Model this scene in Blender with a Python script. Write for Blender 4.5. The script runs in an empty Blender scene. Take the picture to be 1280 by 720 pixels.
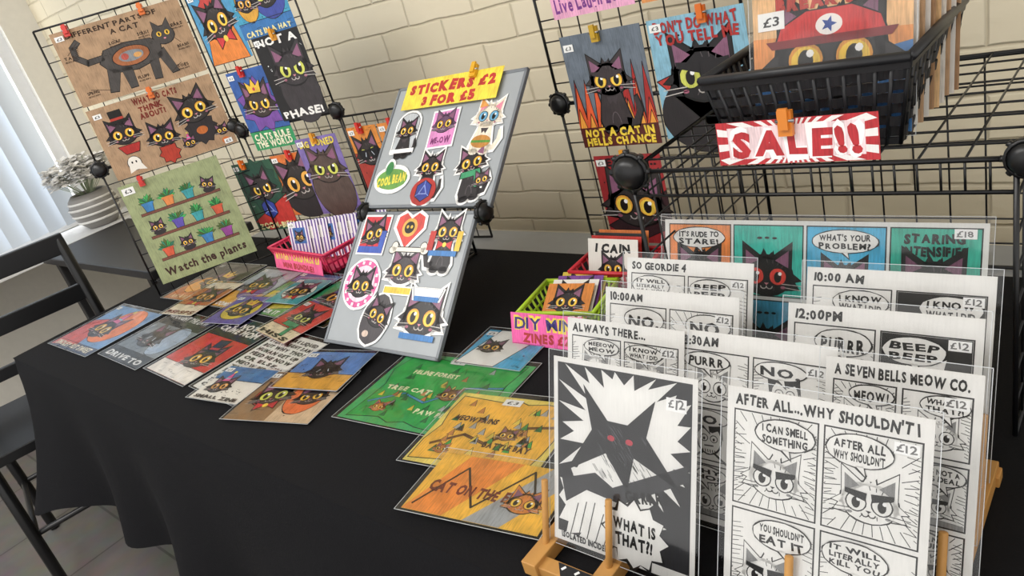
import bpy, bmesh, math, random
from mathutils import Vector, Matrix
random.seed(7)
T=0.74
sc=bpy.context.scene
col=sc.collection
try:
    sc.view_settings.view_transform='Standard'
except Exception: pass

# ---------------------------------------------------------------- materials
def lin(c):
    c=c/255.0
    return c/12.92 if c<=0.04045 else ((c+0.055)/1.055)**2.4
def rgb(hx):
    hx=hx.lstrip('#'); return tuple(lin(int(hx[i:i+2],16)) for i in (0,2,4))
MC={}
def mat(hx,rough=0.55,kind='paper',metal=0.0):
    k=(hx,rough,kind,metal)
    if k in MC: return MC[k]
    m=bpy.data.materials.new('%s_%s'%(kind,hx.strip('#'))); m.use_nodes=True
    nt=m.node_tree; b=nt.nodes['Principled BSDF']
    c=rgb(hx)
    if kind=='paper' and max(c)-min(c)>.05:
        g=sum(c)/3; c=tuple(x*.93+g*.07 for x in c)
    tc=nt.nodes.new('ShaderNodeTexCoord'); nz=nt.nodes.new('ShaderNodeTexNoise')
    nz.inputs['Scale'].default_value={'paper':1,'wood':8,'cloth':300,'plastic':40,'metal':50}.get(kind,40)
    nt.links.new(tc.outputs['Object'],nz.inputs['Vector'])
    mx=nt.nodes.new('ShaderNodeMix'); mx.data_type='RGBA'
    d={'paper':0.72,'wood':0.72,'cloth':0.7}.get(kind,0.9)
    fac=nz.outputs['Fac']
    if kind=='paper':
        if min(c)>.7: d=.94
        # marker-pen strokes: strongly stretched noise plus fine paper mottling
        mp=nt.nodes.new('ShaderNodeMapping'); mp.inputs['Rotation'].default_value=(0,0,.6); mp.inputs['Scale'].default_value=(520,45,60)
        nt.links.new(tc.outputs['Object'],mp.inputs['Vector']); nt.links.new(mp.outputs['Vector'],nz.inputs['Vector'])
        n2=nt.nodes.new('ShaderNodeTexNoise'); n2.inputs['Scale'].default_value=38; n2.inputs['Detail'].default_value=3
        nt.links.new(tc.outputs['Object'],n2.inputs['Vector'])
        ad=nt.nodes.new('ShaderNodeMath'); ad.operation='ADD'; nt.links.new(nz.outputs['Fac'],ad.inputs[0]); nt.links.new(n2.outputs['Fac'],ad.inputs[1])
        mr=nt.nodes.new('ShaderNodeMapRange'); mr.inputs['From Min'].default_value=.72; mr.inputs['From Max'].default_value=1.15
        nt.links.new(ad.outputs[0],mr.inputs['Value']); fac=mr.outputs['Result']
    mx.inputs[6].default_value=(*[x*d for x in c],1); mx.inputs[7].default_value=(*[min(1,x*(1.12 if kind=='paper' and min(c)<.7 else 1)) for x in c],1)
    nt.links.new(fac,mx.inputs[0]); nt.links.new(mx.outputs[2],b.inputs['Base Color'])
    b.inputs['Roughness'].default_value=rough; b.inputs['Metallic'].default_value=metal
    if kind=='cloth':
        bp=nt.nodes.new('ShaderNodeBump'); bp.inputs['Strength'].default_value=.25; bp.inputs['Distance'].default_value=.002
        nt.links.new(nz.outputs['Fac'],bp.inputs['Height']); nt.links.new(bp.outputs['Normal'],b.inputs['Normal'])
        b.inputs['Specular IOR Level'].default_value=.15
    if kind=='wood':
        mp=nt.nodes.new('ShaderNodeMapping'); mp.inputs['Scale'].default_value=(12,1.2,12)
        nt.links.new(tc.outputs['Object'],mp.inputs['Vector']); nt.links.new(mp.outputs['Vector'],nz.inputs['Vector'])
    MC[k]=m; return m
def mat_sleeve():
    if 'sl' in MC: return MC['sl']
    m=bpy.data.materials.new('clear_sleeve'); m.use_nodes=True; nt=m.node_tree
    nt.nodes.remove(nt.nodes['Principled BSDF']); out=nt.nodes['Material Output']
    tr=nt.nodes.new('ShaderNodeBsdfTransparent'); gl=nt.nodes.new('ShaderNodeBsdfGlossy'); gl.inputs['Roughness'].default_value=.12
    fr=nt.nodes.new('ShaderNodeFresnel'); fr.inputs['IOR'].default_value=1.4
    tc=nt.nodes.new('ShaderNodeTexCoord'); nz=nt.nodes.new('ShaderNodeTexNoise'); nz.inputs['Scale'].default_value=11
    bp=nt.nodes.new('ShaderNodeBump'); bp.inputs['Strength'].default_value=.9; bp.inputs['Distance'].default_value=.007
    nt.links.new(tc.outputs['Object'],nz.inputs['Vector']); nt.links.new(nz.outputs['Fac'],bp.inputs['Height'])
    nt.links.new(bp.outputs['Normal'],gl.inputs['Normal']); nt.links.new(bp.outputs['Normal'],fr.inputs['Normal'])
    ma=nt.nodes.new('ShaderNodeMath'); ma.operation='ADD'; ma.inputs[1].default_value=.035
    mx=nt.nodes.new('ShaderNodeMixShader')
    nt.links.new(fr.outputs[0],ma.inputs[0]); nt.links.new(ma.outputs[0],mx.inputs[0])
    nt.links.new(tr.outputs[0],mx.inputs[1]); nt.links.new(gl.outputs[0],mx.inputs[2]); nt.links.new(mx.outputs[0],out.inputs[0])
    MC['sl']=m; return m

# ---------------------------------------------------------------- mesh builder
class MB:
    def __init__(s): s.v=[]; s.f=[]; s.m=[]; s.mats=[]; s.sm=[]
    def mi(s,m):
        if m not in s.mats: s.mats.append(m)
        return s.mats.index(m)
    def add(s,vs,fs,m,smooth=False):
        o=len(s.v); s.v+= [tuple(x) for x in vs]; k=s.mi(m)
        for f in fs: s.f.append([o+i for i in f]); s.m.append(k); s.sm.append(smooth)
    def box(s,lo,hi,m,M=None):
        x0,y0,z0=lo; x1,y1,z1=hi
        vs=[Vector(p) for p in [(x0,y0,z0),(x1,y0,z0),(x1,y1,z0),(x0,y1,z0),(x0,y0,z1),(x1,y0,z1),(x1,y1,z1),(x0,y1,z1)]]
        if M: vs=[M@p for p in vs]
        s.add(vs,[(0,3,2,1),(4,5,6,7),(0,1,5,4),(1,2,6,5),(2,3,7,6),(3,0,4,7)],m)
    def rod(s,a,b,r,m,n=6,r2=None,cap=True):
        a=Vector(a); b=Vector(b); d=(b-a).normalized(); r2=r if r2 is None else r2
        q=Vector((0,0,1)) if abs(d.z)<.9 else Vector((1,0,0))
        e=d.cross(q).normalized(); g=d.cross(e)
        vs=[]
        for i in range(n):
            t=2*math.pi*i/n; vs.append(a+(e*math.cos(t)+g*math.sin(t))*r)
        for i in range(n):
            t=2*math.pi*i/n; vs.append(b+(e*math.cos(t)+g*math.sin(t))*r2)
        fs=[(i,i+n,(i+1)%n+n,(i+1)%n) for i in range(n)]
        if cap: fs+= [tuple(range(n)),tuple(reversed(range(n,2*n)))]
        s.add(vs,fs,m,True)
    def lathe(s,prof,m,c=(0,0,0),n=24,M=None):
        vs=[];fs=[]
        for (r,z) in prof:
            for i in range(n):
                t=2*math.pi*i/n; p=Vector((r*math.cos(t),r*math.sin(t),z))
                if M: p=M@p
                vs.append(p+Vector(c))
        for j in range(len(prof)-1):
            for i in range(n):
                fs.append((j*n+i,j*n+(i+1)%n,(j+1)*n+(i+1)%n,(j+1)*n+i))
        s.add(vs,fs,m,True)
    def build(s,name,M=None,parent=None,bevel=0):
        me=bpy.data.meshes.new(name); me.from_pydata(s.v,[],s.f)
        for m in s.mats: me.materials.append(m)
        me.polygons.foreach_set('material_index',s.m); me.polygons.foreach_set('use_smooth',s.sm)
        me.update(); o=bpy.data.objects.new(name,me); col.objects.link(o)
        if M is not None: o.matrix_world=M
        if parent: o.parent=parent
        if bevel:
            b=o.modifiers.new('b','BEVEL'); b.width=bevel; b.segments=2; b.limit_method='ANGLE'
        return o
def frame(o,u,v):
    u=Vector(u).normalized(); v=Vector(v); n=u.cross(v).normalized(); v=n.cross(u)
    M=Matrix((u,v,n)).transposed().to_4x4(); M.translation=Vector(o); return M

TX={}
def glyph(s,bold):
    k=(s,bold)
    if k in TX: return TX[k]
    cu=bpy.data.curves.new('t','FONT'); cu.body=s; cu.size=1; cu.resolution_u=2; cu.offset=bold
    ob=bpy.data.objects.new('t',cu)
    me=bpy.data.meshes.new_from_object(ob)
    vs=[(v.co.x,v.co.y) for v in me.vertices]; fs=[tuple(p.vertices) for p in me.polygons]
    bpy.data.objects.remove(ob); bpy.data.curves.remove(cu); bpy.data.meshes.remove(me)
    if vs:
        x0=min(a for a,b in vs);x1=max(a for a,b in vs); vs=[(a-x0,b) for a,b in vs]; w=x1-x0
    else: w=.2
    TX[k]=(vs,fs,w); return TX[k]
TR=random.Random(99)
def textmesh(s,bold):
    # hand-lettered look: every letter gets its own wobble
    X=0; V=[];Fc=[]
    for ch in s:
        if ch==' ': X+=.32; continue
        vs,fs,w=glyph(ch,bold); o=len(V)
        a=TR.uniform(-.1,.1); dy=TR.uniform(-.05,.05); k=TR.uniform(.92,1.1); sh=TR.uniform(-.08,.08)
        for (x,y) in vs:
            x2=(x-w/2)*k+sh*y; y2=(y-.35)*k
            V.append((X+w/2+x2*math.cos(a)-y2*math.sin(a),.35+dy+x2*math.sin(a)+y2*math.cos(a)))
        Fc+= [tuple(o+i for i in f) for f in fs]
        X+=w+.10
    return V,Fc,0,max(X-.1,.1)

# ---------------------------------------------------------------- flat art kit  (units: cm on the sheet)
DZ=0.00007
JR=random.Random(41)
class Art:
    tf=None
    def __init__(s,w,h,bg,gloss=.45,th=.0006):
        s.w=w; s.h=h; s.b=MB(); s.g=gloss
        s.b.box((0,0,-th),(w/100,h/100,0),mat(bg,gloss))
    def poly(s,pts,c,l):
        z=DZ*l
        if s.tf:
            X,Y,A=s.tf; ca,sa=math.cos(A),math.sin(A)
            pts=[(X+(x-X)*ca-(y-Y)*sa,Y+(x-X)*sa+(y-Y)*ca) for x,y in pts]
        a=sum(pts[i][0]*pts[(i+1)%len(pts)][1]-pts[(i+1)%len(pts)][0]*pts[i][1] for i in range(len(pts)))
        if a<0: pts=pts[::-1]
        s.b.add([(x/100,y/100,z) for x,y in pts],[tuple(range(len(pts)))],mat(c,s.g))
    def rect(s,x0,y0,x1,y1,c,l): s.poly([(x0,y0),(x1,y0),(x1,y1),(x0,y1)],c,l)
    def ell(s,x,y,rx,ry,c,l,n=22,rot=0):
        cr,sr=math.cos(rot),math.sin(rot); P=[]
        j=.018 if n>14 else 0
        for i in range(n):
            k=1+JR.uniform(-j,j); ct=math.cos(2*math.pi*i/n)*rx*k; st=math.sin(2*math.pi*i/n)*ry*k
            P.append((x+ct*cr-st*sr,y+ct*sr+st*cr))
        s.poly(P,c,l)
    def star(s,x,y,r1,r2,n,c,l,j=0,sx=1):
        pts=[]
        for i in range(2*n):
            r=(r1 if i%2==0 else r2)*(1+random.uniform(-j,j)); t=math.pi*i/n
            pts.append((x+r*math.cos(t)*sx,y+r*math.sin(t)))
        s.poly(pts,c,l)
    def line(s,pts,w,c,l,closed=False):
        P=list(pts)+([pts[0]] if closed else [])
        for (a,b) in zip(P,P[1:]):
            dx,dy=b[0]-a[0],b[1]-a[1]; L=math.hypot(dx,dy)
            if L<1e-6: continue
            dx/=L;dy/=L; h=w/2
            a2=(a[0]-dx*h*.6,a[1]-dy*h*.6); b2=(b[0]+dx*h*.6,b[1]+dy*h*.6)
            s.poly([(a2[0]-dy*h,a2[1]+dx*h),(a2[0]+dy*h,a2[1]-dx*h),(b2[0]+dy*h,b2[1]-dx*h),(b2[0]-dy*h,b2[1]+dx*h)],c,l)
    def arc(s,x,y,rx,ry,t0,t1,w,c,l,n=10):
        s.line([(x+rx*math.cos(t0+(t1-t0)*i/n),y+ry*math.sin(t0+(t1-t0)*i/n)) for i in range(n+1)],w,c,l)
    def text(s,t,x,y,size,c,l,fit=None,center=False,rot=0,bold=.02):
        vs,fs,x0,x1=textmesh(t,bold)
        k=size*1.35; kx=k
        if fit: kx=fit/(x1-x0)
        W=(x1-x0)*kx
        cr,sr=math.cos(rot),math.sin(rot); z=DZ*l
        out=[]
        for a,b in vs:
            px=(a-x0)*kx; py=b*k
            if center: px-=W/2
            out.append(((x+px*cr-py*sr)/100,(y+px*sr+py*cr)/100,z))
        s.b.add(out,fs,mat(c,s.g))
    def box(s,x0,y0,x1,y1,z0,z1,c): s.b.box((x0/100,y0/100,z0/100),(x1/100,y1/100,z1/100),mat(c,.35,'plastic'))
    def sil(s,shapes,m,c,l):
        for q in shapes:
            if q[0]=='e': s.ell(q[1],q[2],q[3]+m,q[4]+m,c,l)
            else:
                P=q[1]; gx=sum(a for a,b in P)/len(P); gy=sum(b for a,b in P)/len(P)
                s.poly([(gx+(a-gx)*(1+m/max(.01,math.hypot(a-gx,b-gy))*1.4),gy+(b-gy)*(1+m/max(.01,math.hypot(a-gx,b-gy))*1.4)) for a,b in P],c,l)
    def prop(s,kind,u,v,k,l):
        o='#0f0d0e'; m=.03*k
        def pl(P,c,ll): s.sil([('p',P)],m,o,ll); s.poly(P,c,ll+.5)
        if kind=='bow':
            pl([(u,v-.42*k),(u-.3*k,v-.3*k),(u-.3*k,v-.58*k)],'#d02c34',l); pl([(u,v-.42*k),(u+.3*k,v-.3*k),(u+.3*k,v-.58*k)],'#d02c34',l); s.ell(u,v-.43*k,.08*k,.08*k,'#f0d040',l+1,12)
        elif kind=='crown': pl([(u-.22*k,v+.3*k),(u-.28*k,v+.62*k),(u-.1*k,v+.48*k),(u,v+.68*k),(u+.1*k,v+.48*k),(u+.28*k,v+.62*k),(u+.22*k,v+.3*k)],'#f2c530',l); s.ell(u,v+.4*k,.05*k,.05*k,'#d02c5a',l+1,8)
        elif kind=='party':
            pl([(u-.2*k,v+.3*k),(u+.03*k,v+.85*k),(u+.2*k,v+.3*k)],'#e0559a',l); s.ell(u+.03*k,v+.86*k,.07*k,.07*k,'#f6e04a',l+1,10); s.line([(u-.12*k,v+.46*k),(u+.12*k,v+.46*k)],.05*k,'#4ad0d8',l+1)
        elif kind=='tophat': pl([(u-.2*k,v+.34*k),(u-.22*k,v+.8*k),(u+.22*k,v+.8*k),(u+.2*k,v+.34*k)],'#26304a',l); pl([(u-.36*k,v+.28*k),(u+.36*k,v+.28*k),(u+.36*k,v+.36*k),(u-.36*k,v+.36*k)],'#26304a',l); s.rect(u-.2*k,v+.38*k,u+.2*k,v+.47*k,'#c23040',l+1)
        elif kind=='witch': pl([(u-.24*k,v+.3*k),(u-.05*k,v+.95*k),(u+.24*k,v+.3*k)],'#5b3a90',l); pl([(u-.5*k,v+.25*k),(u+.5*k,v+.25*k),(u+.4*k,v+.34*k),(u-.4*k,v+.34*k)],'#5b3a90',l)
        elif kind=='shades':
            for sg in (-1,1): pl([(u+sg*.04*k,v+.08*k),(u+sg*.44*k,v+.12*k),(u+sg*.38*k,v-.16*k),(u+sg*.1*k,v-.18*k)],'#15171c',l); s.line([(u+sg*.14*k,v+.02*k),(u+sg*.2*k,v-.1*k)],.03*k,'#c8d4e0',l+1)
            s.line([(u-.06*k,v+.07*k),(u+.06*k,v+.07*k)],.05*k,'#15171c',l)
        elif kind=='cap': pl([(u-.36*k,v+.2*k),(u-.3*k,v+.5*k),(u,v+.6*k),(u+.3*k,v+.5*k),(u+.36*k,v+.2*k)],'#2f6fc0',l); pl([(u-.46*k,v+.14*k),(u+.3*k,v+.14*k),(u+.3*k,v+.24*k),(u-.4*k,v+.24*k)],'#1d4a8a',l)
        elif kind=='scarf': pl([(u-.36*k,v-.3*k),(u+.36*k,v-.3*k),(u+.4*k,v-.5*k),(u-.4*k,v-.5*k)],'#3a9a6a',l); pl([(u+.15*k,v-.45*k),(u+.34*k,v-.45*k),(u+.42*k,v-.9*k),(u+.2*k,v-.9*k)],'#3a9a6a',l)
    def cat(s,u,v,k,l,fill='#2a2528',line=None,lw=0,eye='#f6cf3a',inner='#8d5a78',body=0,whisk='#cfc8c3',mood=0,pup='#15110f',prop=None,tilt=0):
        if tilt: s.tf=(u,v,tilt)
        bw = fill=='#ffffff' or fill=='#f3f2ef'
        S=[('e',u,v,.5*k,.39*k)]
        for sg in (-1,1):
            S.append(('p',[(u+sg*.48*k,v+.02*k),(u+sg*.49*k,v+.64*k),(u+sg*.08*k,v+.33*k)]))
            S.append(('p',[(u+sg*.40*k,v-.26*k),(u+sg*.62*k,v-.24*k),(u+sg*.46*k,v+.03*k)]))
            S.append(('p',[(u+sg*.42*k,v-.12*k),(u+sg*.66*k,v-.07*k),(u+sg*.40*k,v+.13*k)]))
        S.append(('p',[(u-.12*k,v+.33*k),(u-.04*k,v+.5*k),(u+.02*k,v+.38*k),(u+.1*k,v+.47*k),(u+.13*k,v+.32*k)]))
        if body:
            S.append(('p',[(u-.24*k,v-.2*k),(u-.44*k,v-1.0*k),(u-.36*k,v-1.25*k),(u+.36*k,v-1.25*k),(u+.44*k,v-1.0*k),(u+.24*k,v-.2*k)]))
            S.append(('e',u-.2*k,v-1.22*k,.19*k,.11*k)); S.append(('e',u+.2*k,v-1.22*k,.19*k,.11*k))
            sg=1 if body>0 else -1
            S.append(('p',[(u+sg*.3*k,v-1.2*k),(u+sg*.62*k,v-1.15*k),(u+sg*.78*k,v-.8*k),(u+sg*.7*k,v-.45*k),(u+sg*.6*k,v-.5*k),(u+sg*.62*k,v-.8*k),(u+sg*.5*k,v-1.0*k),(u+sg*.3*k,v-.95*k)]))
        if line: s.sil(S,lw,line,l)
        elif not bw: s.sil(S,.035*k,'#0c0b0c',l)
        s.sil(S,0,fill,l+1)
        fur='#5a5155' if not bw else '#161616'
        for i in range(9):
            t=math.pi*(.12+.76*i/8) if i<5 else math.pi*(1.15+.7*(i-5)/3)
            x_=u+.42*k*math.cos(t);y_=v+.32*k*math.sin(t); s.line([(x_,y_),(x_-.07*k*math.cos(t)+.02*k,y_-.07*k*math.sin(t))],.014*k,fur,l+2)
        for sg in (-1,1):
            s.poly([(u+sg*.43*k,v+.16*k),(u+sg*.435*k,v+.5*k),(u+sg*.17*k,v+.3*k)],inner,l+2)
            ex=u+sg*.225*k; ey=v-.02*k
            s.ell(ex,ey,.19*k,.19*k,line if bw else '#0c0b0c',l+2,18)
            s.ell(ex,ey,.165*k,.165*k,eye if bw or eye!='#f6cf3a' else '#e8a02a',l+3,18)
            s.ell(ex,ey-.012*k,.142*k,.142*k,eye,l+4,16)
            s.ell(ex,ey-.01*k,.075*k,.11*k,pup,l+5,14)
            s.ell(ex+.045*k,ey+.06*k,.038*k,.038*k,'#ffffff',l+6,8)
            if mood: s.poly([(ex-sg*.17*k,ey+.04*k),(ex+sg*.2*k,ey+.15*k),(ex+sg*.2*k,ey+.24*k),(ex-sg*.19*k,ey+.2*k)],fill if not line else line,l+7)
            for q in (-.16,-.22):
                s.line([(u+sg*.3*k,v+q*k),(u+sg*.7*k,v+(q*1.5+.06)*k)],.014*k,whisk,l+3)
            s.ell(u+sg*.33*k,v-.23*k,.05*k,.03*k,'#b0607a' if not bw else '#9a9a9a',l+3,8)
        s.poly([(u-.05*k,v-.15*k),(u+.05*k,v-.15*k),(u,v-.2*k)],'#d98a94' if not bw else '#161616',l+5)
        for sg in (-1,1): s.arc(u+sg*.06*k,v-.22*k,.06*k,.05*k,math.pi,2*math.pi,.02*k,whisk if not bw else '#161616',l+5,5)
        if body:
            s.arc(u,v-1.1*k,.12*k,.3*k,.1,math.pi-.1,.02*k,'#6d6468' if not bw else '#161616',l+3,8)
            s.poly([(u-.16*k,v-.42*k),(u-.08*k,v-.6*k),(u,v-.52*k),(u+.08*k,v-.62*k),(u+.16*k,v-.42*k)],'#443c40' if not bw else '#8a8a8a',l+3)
        if prop: s.prop(prop,u,v,k,l+8)
        s.tf=None
    def tag(s,x,y,l=18,t='£3',w=2.0,h=1.2):
        s.rect(x,y,x+w,y+h,'#f4f4f2',l); s.text(t,x+w*.2,y+h*.25,h*.5,'#333333',l+1,fit=w*.6)
    def peg(s,x,c='#e8741f'):
        s.box(x-.7,s.h-1.6,x+.7,s.h+.9,.1,.7,c); s.box(x-.45,s.h-.9,x+.45,s.h+1.2,.7,1.1,c); s.b.rod(((x-.9)/100,(s.h-.1)/100,.006),((x+.9)/100,(s.h-.1)/100,.006),.002,mat('#bbbbbb',.3,'metal',1.0))
    def done(s,name,o,u,v,sleeve=0,parent=None):
        ob=s.b.build(name,frame(o,u,v))
        if sleeve:
            b=MB(); e=sleeve/100; z=.0019
            W=s.w/100;H=s.h/100; H2=H+e*1.4
            b.add([(-e,-e,z),(W+e,-e,z),(W+e,H2,z),(-e,H2,z)],[(0,1,2,3)],mat_sleeve())
            rm=mat('#d5d9dc',.2,'plastic'); q=.0005
            for (x0,y0,x1,y1) in ((-e,-e,-e+q,H2),(W+e-q,-e,W+e,H2),(-e,H2-q,W+e,H2),(-e,-e,W+e,-e+q)): b.box((x0,y0,z-.0004),(x1,y1,z+.0001),rm)
            so=b.build('sleeve'); so.parent=ob; so.matrix_parent_inverse=Matrix.Identity(4)
        return ob

# ---------------------------------------------------------------- camera
F=924.0; p=math.radians(23.6); r=math.radians(17.0); H=.555
h=Vector((-.72,.694,0)).normalized(); Z=Vector((0,0,1))
fw=h*math.cos(p)-Z*math.sin(p); up0=h*math.sin(p)+Z*math.cos(p); r0=fw.cross(up0)
cx=math.cos(r)*r0-math.sin(r)*up0; cy=math.sin(r)*r0+math.cos(r)*up0
cam=bpy.data.cameras.new("camera"); co=bpy.data.objects.new("camera",cam); col.objects.link(co)
M=Matrix((cx,cy,-fw)).transposed().to_4x4(); M.translation=Vector((0,0,T+H)); co.matrix_world=M
cam.lens=26; cam.clip_start=.02; sc.camera=co

# ---------------------------------------------------------------- room
WY=1.34; XL=-3.75
def brick_mat():
    m=bpy.data.materials.new('painted_brick'); m.use_nodes=True; nt=m.node_tree; b=nt.nodes['Principled BSDF']
    tc=nt.nodes.new('ShaderNodeTexCoord'); sx=nt.nodes.new('ShaderNodeSeparateXYZ'); cb=nt.nodes.new('ShaderNodeCombineXYZ')
    nt.links.new(tc.outputs['Object'],sx.inputs[0]); nt.links.new(sx.outputs['X'],cb.inputs['X']); nt.links.new(sx.outputs['Z'],cb.inputs['Y'])
    nd=nt.nodes.new('ShaderNodeTexNoise'); nd.inputs['Scale'].default_value=9
    nt.links.new(tc.outputs['Object'],nd.inputs['Vector'])
    vm=nt.nodes.new('ShaderNodeVectorMath'); vm.operation='SCALE'; vm.inputs['Scale'].default_value=.012
    va=nt.nodes.new('ShaderNodeVectorMath'); va.operation='ADD'
    nt.links.new(nd.outputs['Color'],vm.inputs[0]); nt.links.new(cb.outputs[0],va.inputs[0]); nt.links.new(vm.outputs[0],va.inputs[1])
    bk=nt.nodes.new('ShaderNodeTexBrick'); bk.inputs['Scale'].default_value=1; bk.inputs['Brick Width'].default_value=.225; bk.inputs['Row Height'].default_value=.075
    bk.inputs['Mortar Size'].default_value=.0045; bk.inputs['Mortar Smooth'].default_value=.9
    bk.inputs['Color1'].default_value=(*rgb('#e9dec4'),1); bk.inputs['Color2'].default_value=(*rgb('#e3d8bc'),1); bk.inputs['Mortar'].default_value=(*rgb('#d2c6aa'),1)
    nt.links.new(va.outputs[0],bk.inputs['Vector']); nt.links.new(bk.outputs['Color'],b.inputs['Base Color'])
    n2=nt.nodes.new('ShaderNodeTexNoise'); n2.inputs['Scale'].default_value=45; n2.inputs['Detail'].default_value=6
    nt.links.new(tc.outputs['Object'],n2.inputs['Vector'])
    ma=nt.nodes.new('ShaderNodeMath'); ma.operation='MULTIPLY_ADD'; ma.inputs[1].default_value=-1.0
    m2=nt.nodes.new('ShaderNodeMath'); m2.operation='MULTIPLY'; m2.inputs[1].default_value=.4
    nt.links.new(n2.outputs['Fac'],m2.inputs[0]); nt.links.new(bk.outputs['Fac'],ma.inputs[0]); nt.links.new(m2.outputs[0],ma.inputs[2])
    bp=nt.nodes.new('ShaderNodeBump'); bp.inputs['Strength'].default_value=.55; bp.inputs['Distance'].default_value=.007
    nt.links.new(ma.outputs[0],bp.inputs['Height']); nt.links.new(bp.outputs['Normal'],b.inputs['Normal'])
    b.inputs['Roughness'].default_value=.5
    return m
def tile_mat():
    m=bpy.data.materials.new('floor_tile'); m.use_nodes=True; nt=m.node_tree; b=nt.nodes['Principled BSDF']
    tc=nt.nodes.new('ShaderNodeTexCoord')
    bk=nt.nodes.new('ShaderNodeTexBrick'); bk.offset=0; bk.inputs['Scale'].default_value=1; bk.inputs['Brick Width'].default_value=.4; bk.inputs['Row Height'].default_value=.4
    bk.inputs['Mortar Size'].default_value=.004
    bk.inputs['Color1'].default_value=(*rgb('#6d6864'),1); bk.inputs['Color2'].default_value=(*rgb('#66605c'),1); bk.inputs['Mortar'].default_value=(*rgb('#4d4844'),1)
    nt.links.new(tc.outputs['Object'],bk.inputs['Vector'])
    nz=nt.nodes.new('ShaderNodeTexNoise'); nz.inputs['Scale'].default_value=14; nz.inputs['Detail'].default_value=8
    nt.links.new(tc.outputs['Object'],nz.inputs['Vector'])
    mx=nt.nodes.new('ShaderNodeMix'); mx.data_type='RGBA'; mx.blend_type='OVERLAY'; mx.inputs[0].default_value=.35
    nt.links.new(bk.outputs['Color'],mx.inputs[6]); nt.links.new(nz.outputs['Color'],mx.inputs[7]); nt.links.new(mx.outputs[2],b.inputs['Base Color'])
    b.inputs['Roughness'].default_value=.4; return m
def plane_box(name,lo,hi,m):
    b=MB(); b.box(lo,hi,m); return b.build(name)
plane_box('wall_back',(XL-.15,WY,0),(2.6,WY+.15,2.7),brick_mat())
plane_box('floor',(XL-.15,-3.5,-.05),(2.6,WY+.15,0),tile_mat())
plane_box('ceiling',(XL-.15,-3.5,2.7),(2.6,WY+.15,2.75),mat('#efeeea',.8,'plaster'))
wm=mat('#e6e2d8',.7,'plaster')
b=MB(); SZ=.72
b.box((XL-.15,-3.5,0),(XL,WY,SZ),wm); b.box((XL-.15,-3.5,2.35),(XL,WY,2.7),wm)
b.box((XL-.15,1.2,SZ),(XL,WY,2.35),wm); b.box((XL-.15,-3.5,SZ),(XL,-1.6,2.35),wm); b.build('wall_left')
b=MB(); fm=mat('#f3f3f3',.3,'plastic')
for y in (-1.6,-.67,.26,1.15): b.box((XL-.10,y,SZ),(XL-.04,y+.05,2.35),fm)
b.box((XL-.10,-1.6,SZ),(XL-.04,1.2,SZ+.05),fm); b.box((XL-.10,-1.6,2.3),(XL-.04,1.2,2.35),fm)
b.box((XL-.02,-1.65,SZ-.03),(XL+.34,1.32,SZ),fm); b.build('window_1')
bm_=bpy.data.materials.new('blind_fabric'); bm_.use_nodes=True; nt=bm_.node_tree; pb=nt.nodes['Principled BSDF']
pb.inputs['Base Color'].default_value=(.60,.63,.67,1); pb.inputs['Roughness'].default_value=.8
tl=nt.nodes.new('ShaderNodeBsdfTranslucent'); tl.inputs[0].default_value=(.6,.66,.72,1); mxs=nt.nodes.new('ShaderNodeMixShader'); mxs.inputs[0].default_value=.25
nt.links.new(pb.outputs[0],mxs.inputs[1]); nt.links.new(tl.outputs[0],mxs.inputs[2]); nt.links.new(mxs.outputs[0],nt.nodes['Material Output'].inputs[0])
b=MB(); y=-1.58
while y<1.10:
    a=math.radians(60); dx=.056*math.cos(a); dy=.056*math.sin(a)
    x=XL+.05
    n=6; vs=[]
    for i in range(n):
        t=i/(n-1)*2-1; off=.012*(1-t*t)
        for zz in (SZ+.03,2.4): vs.append((x-dx*t+off,y+dy*t,zz))
    b.add(vs,[(2*i,2*i+2,2*i+3,2*i+1) for i in range(n-1)],bm_,True)
    y+=.078
b.box((XL+.02,-1.62,2.4),(XL+.12,1.16,2.45),fm)
b.build('vertical_blinds')
b=MB(); rm=mat('#cfc6b2',.4,'plastic'); dk=mat('#5d5648',.6,'plastic')
b.box((-1.5,1.2,.12),(.9,1.32,.62),rm); b.box((-1.5,1.195,.62),(.9,1.205,.645),rm); b.box((-1.5,1.31,.62),(.9,1.322,.645),rm)
b.box((-1.49,1.205,.62),(.89,1.31,.622),dk)
x=-1.5
while x<.9: b.box((x,1.2,.62),(x+.007,1.32,.644),rm); x+=.02
x=-1.47
while x<.87: b.box((x,1.19,.16),(x+.03,1.2,.58),rm); x+=.06
b.box((-1.4,1.22,0),(-1.36,1.3,.12),rm); b.box((.8,1.22,0),(.84,1.3,.12),rm)
b.build('radiator')

# ---------------------------------------------------------------- table + cloth
b=MB(); gt=mat('#8e9092',.45,'plastic'); lg=mat('#55585c',.35,'metal',.8)
TX0,TX1,TY0,TY1=-2.12,.42,.335,1.13
b.box((TX0,TY0,T-.04),(TX1,TY1,T-.004),gt)
for x in (TX0+.18,TX1-.18,-1.0,-.75):
    for y in (TY0+.08,TY1-.08): b.rod((x,y,0),(x,y,T-.04),.013,lg,10)
    b.rod((x,TY0+.08,.12),(x,TY1-.08,.12),.01,lg,8)
    b.rod((x,TY0+.08,.55),(x,TY1-.08,.55),.01,lg,8)
for x,x2 in ((TX0+.18,TX0+.5),(-1.0,-1.32),(-.75,-.4),(TX1-.18,TX1-.5)):
    b.rod((x,(TY0+TY1)/2,.55),(x2,(TY0+TY1)/2,T-.04),.009,lg,8); b.rod((x,(TY0+TY1)/2-.1,.55),(x,(TY0+TY1)/2+.1,.55),.012,lg,8)
b.build('folding_table')
b=MB(); cm=mat('#17171a',.85,'cloth')
CB=1.03
x0,x1,y0,y1=TX0-.008,TX1+.008,TY0-.008,CB
R=.02
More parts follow.
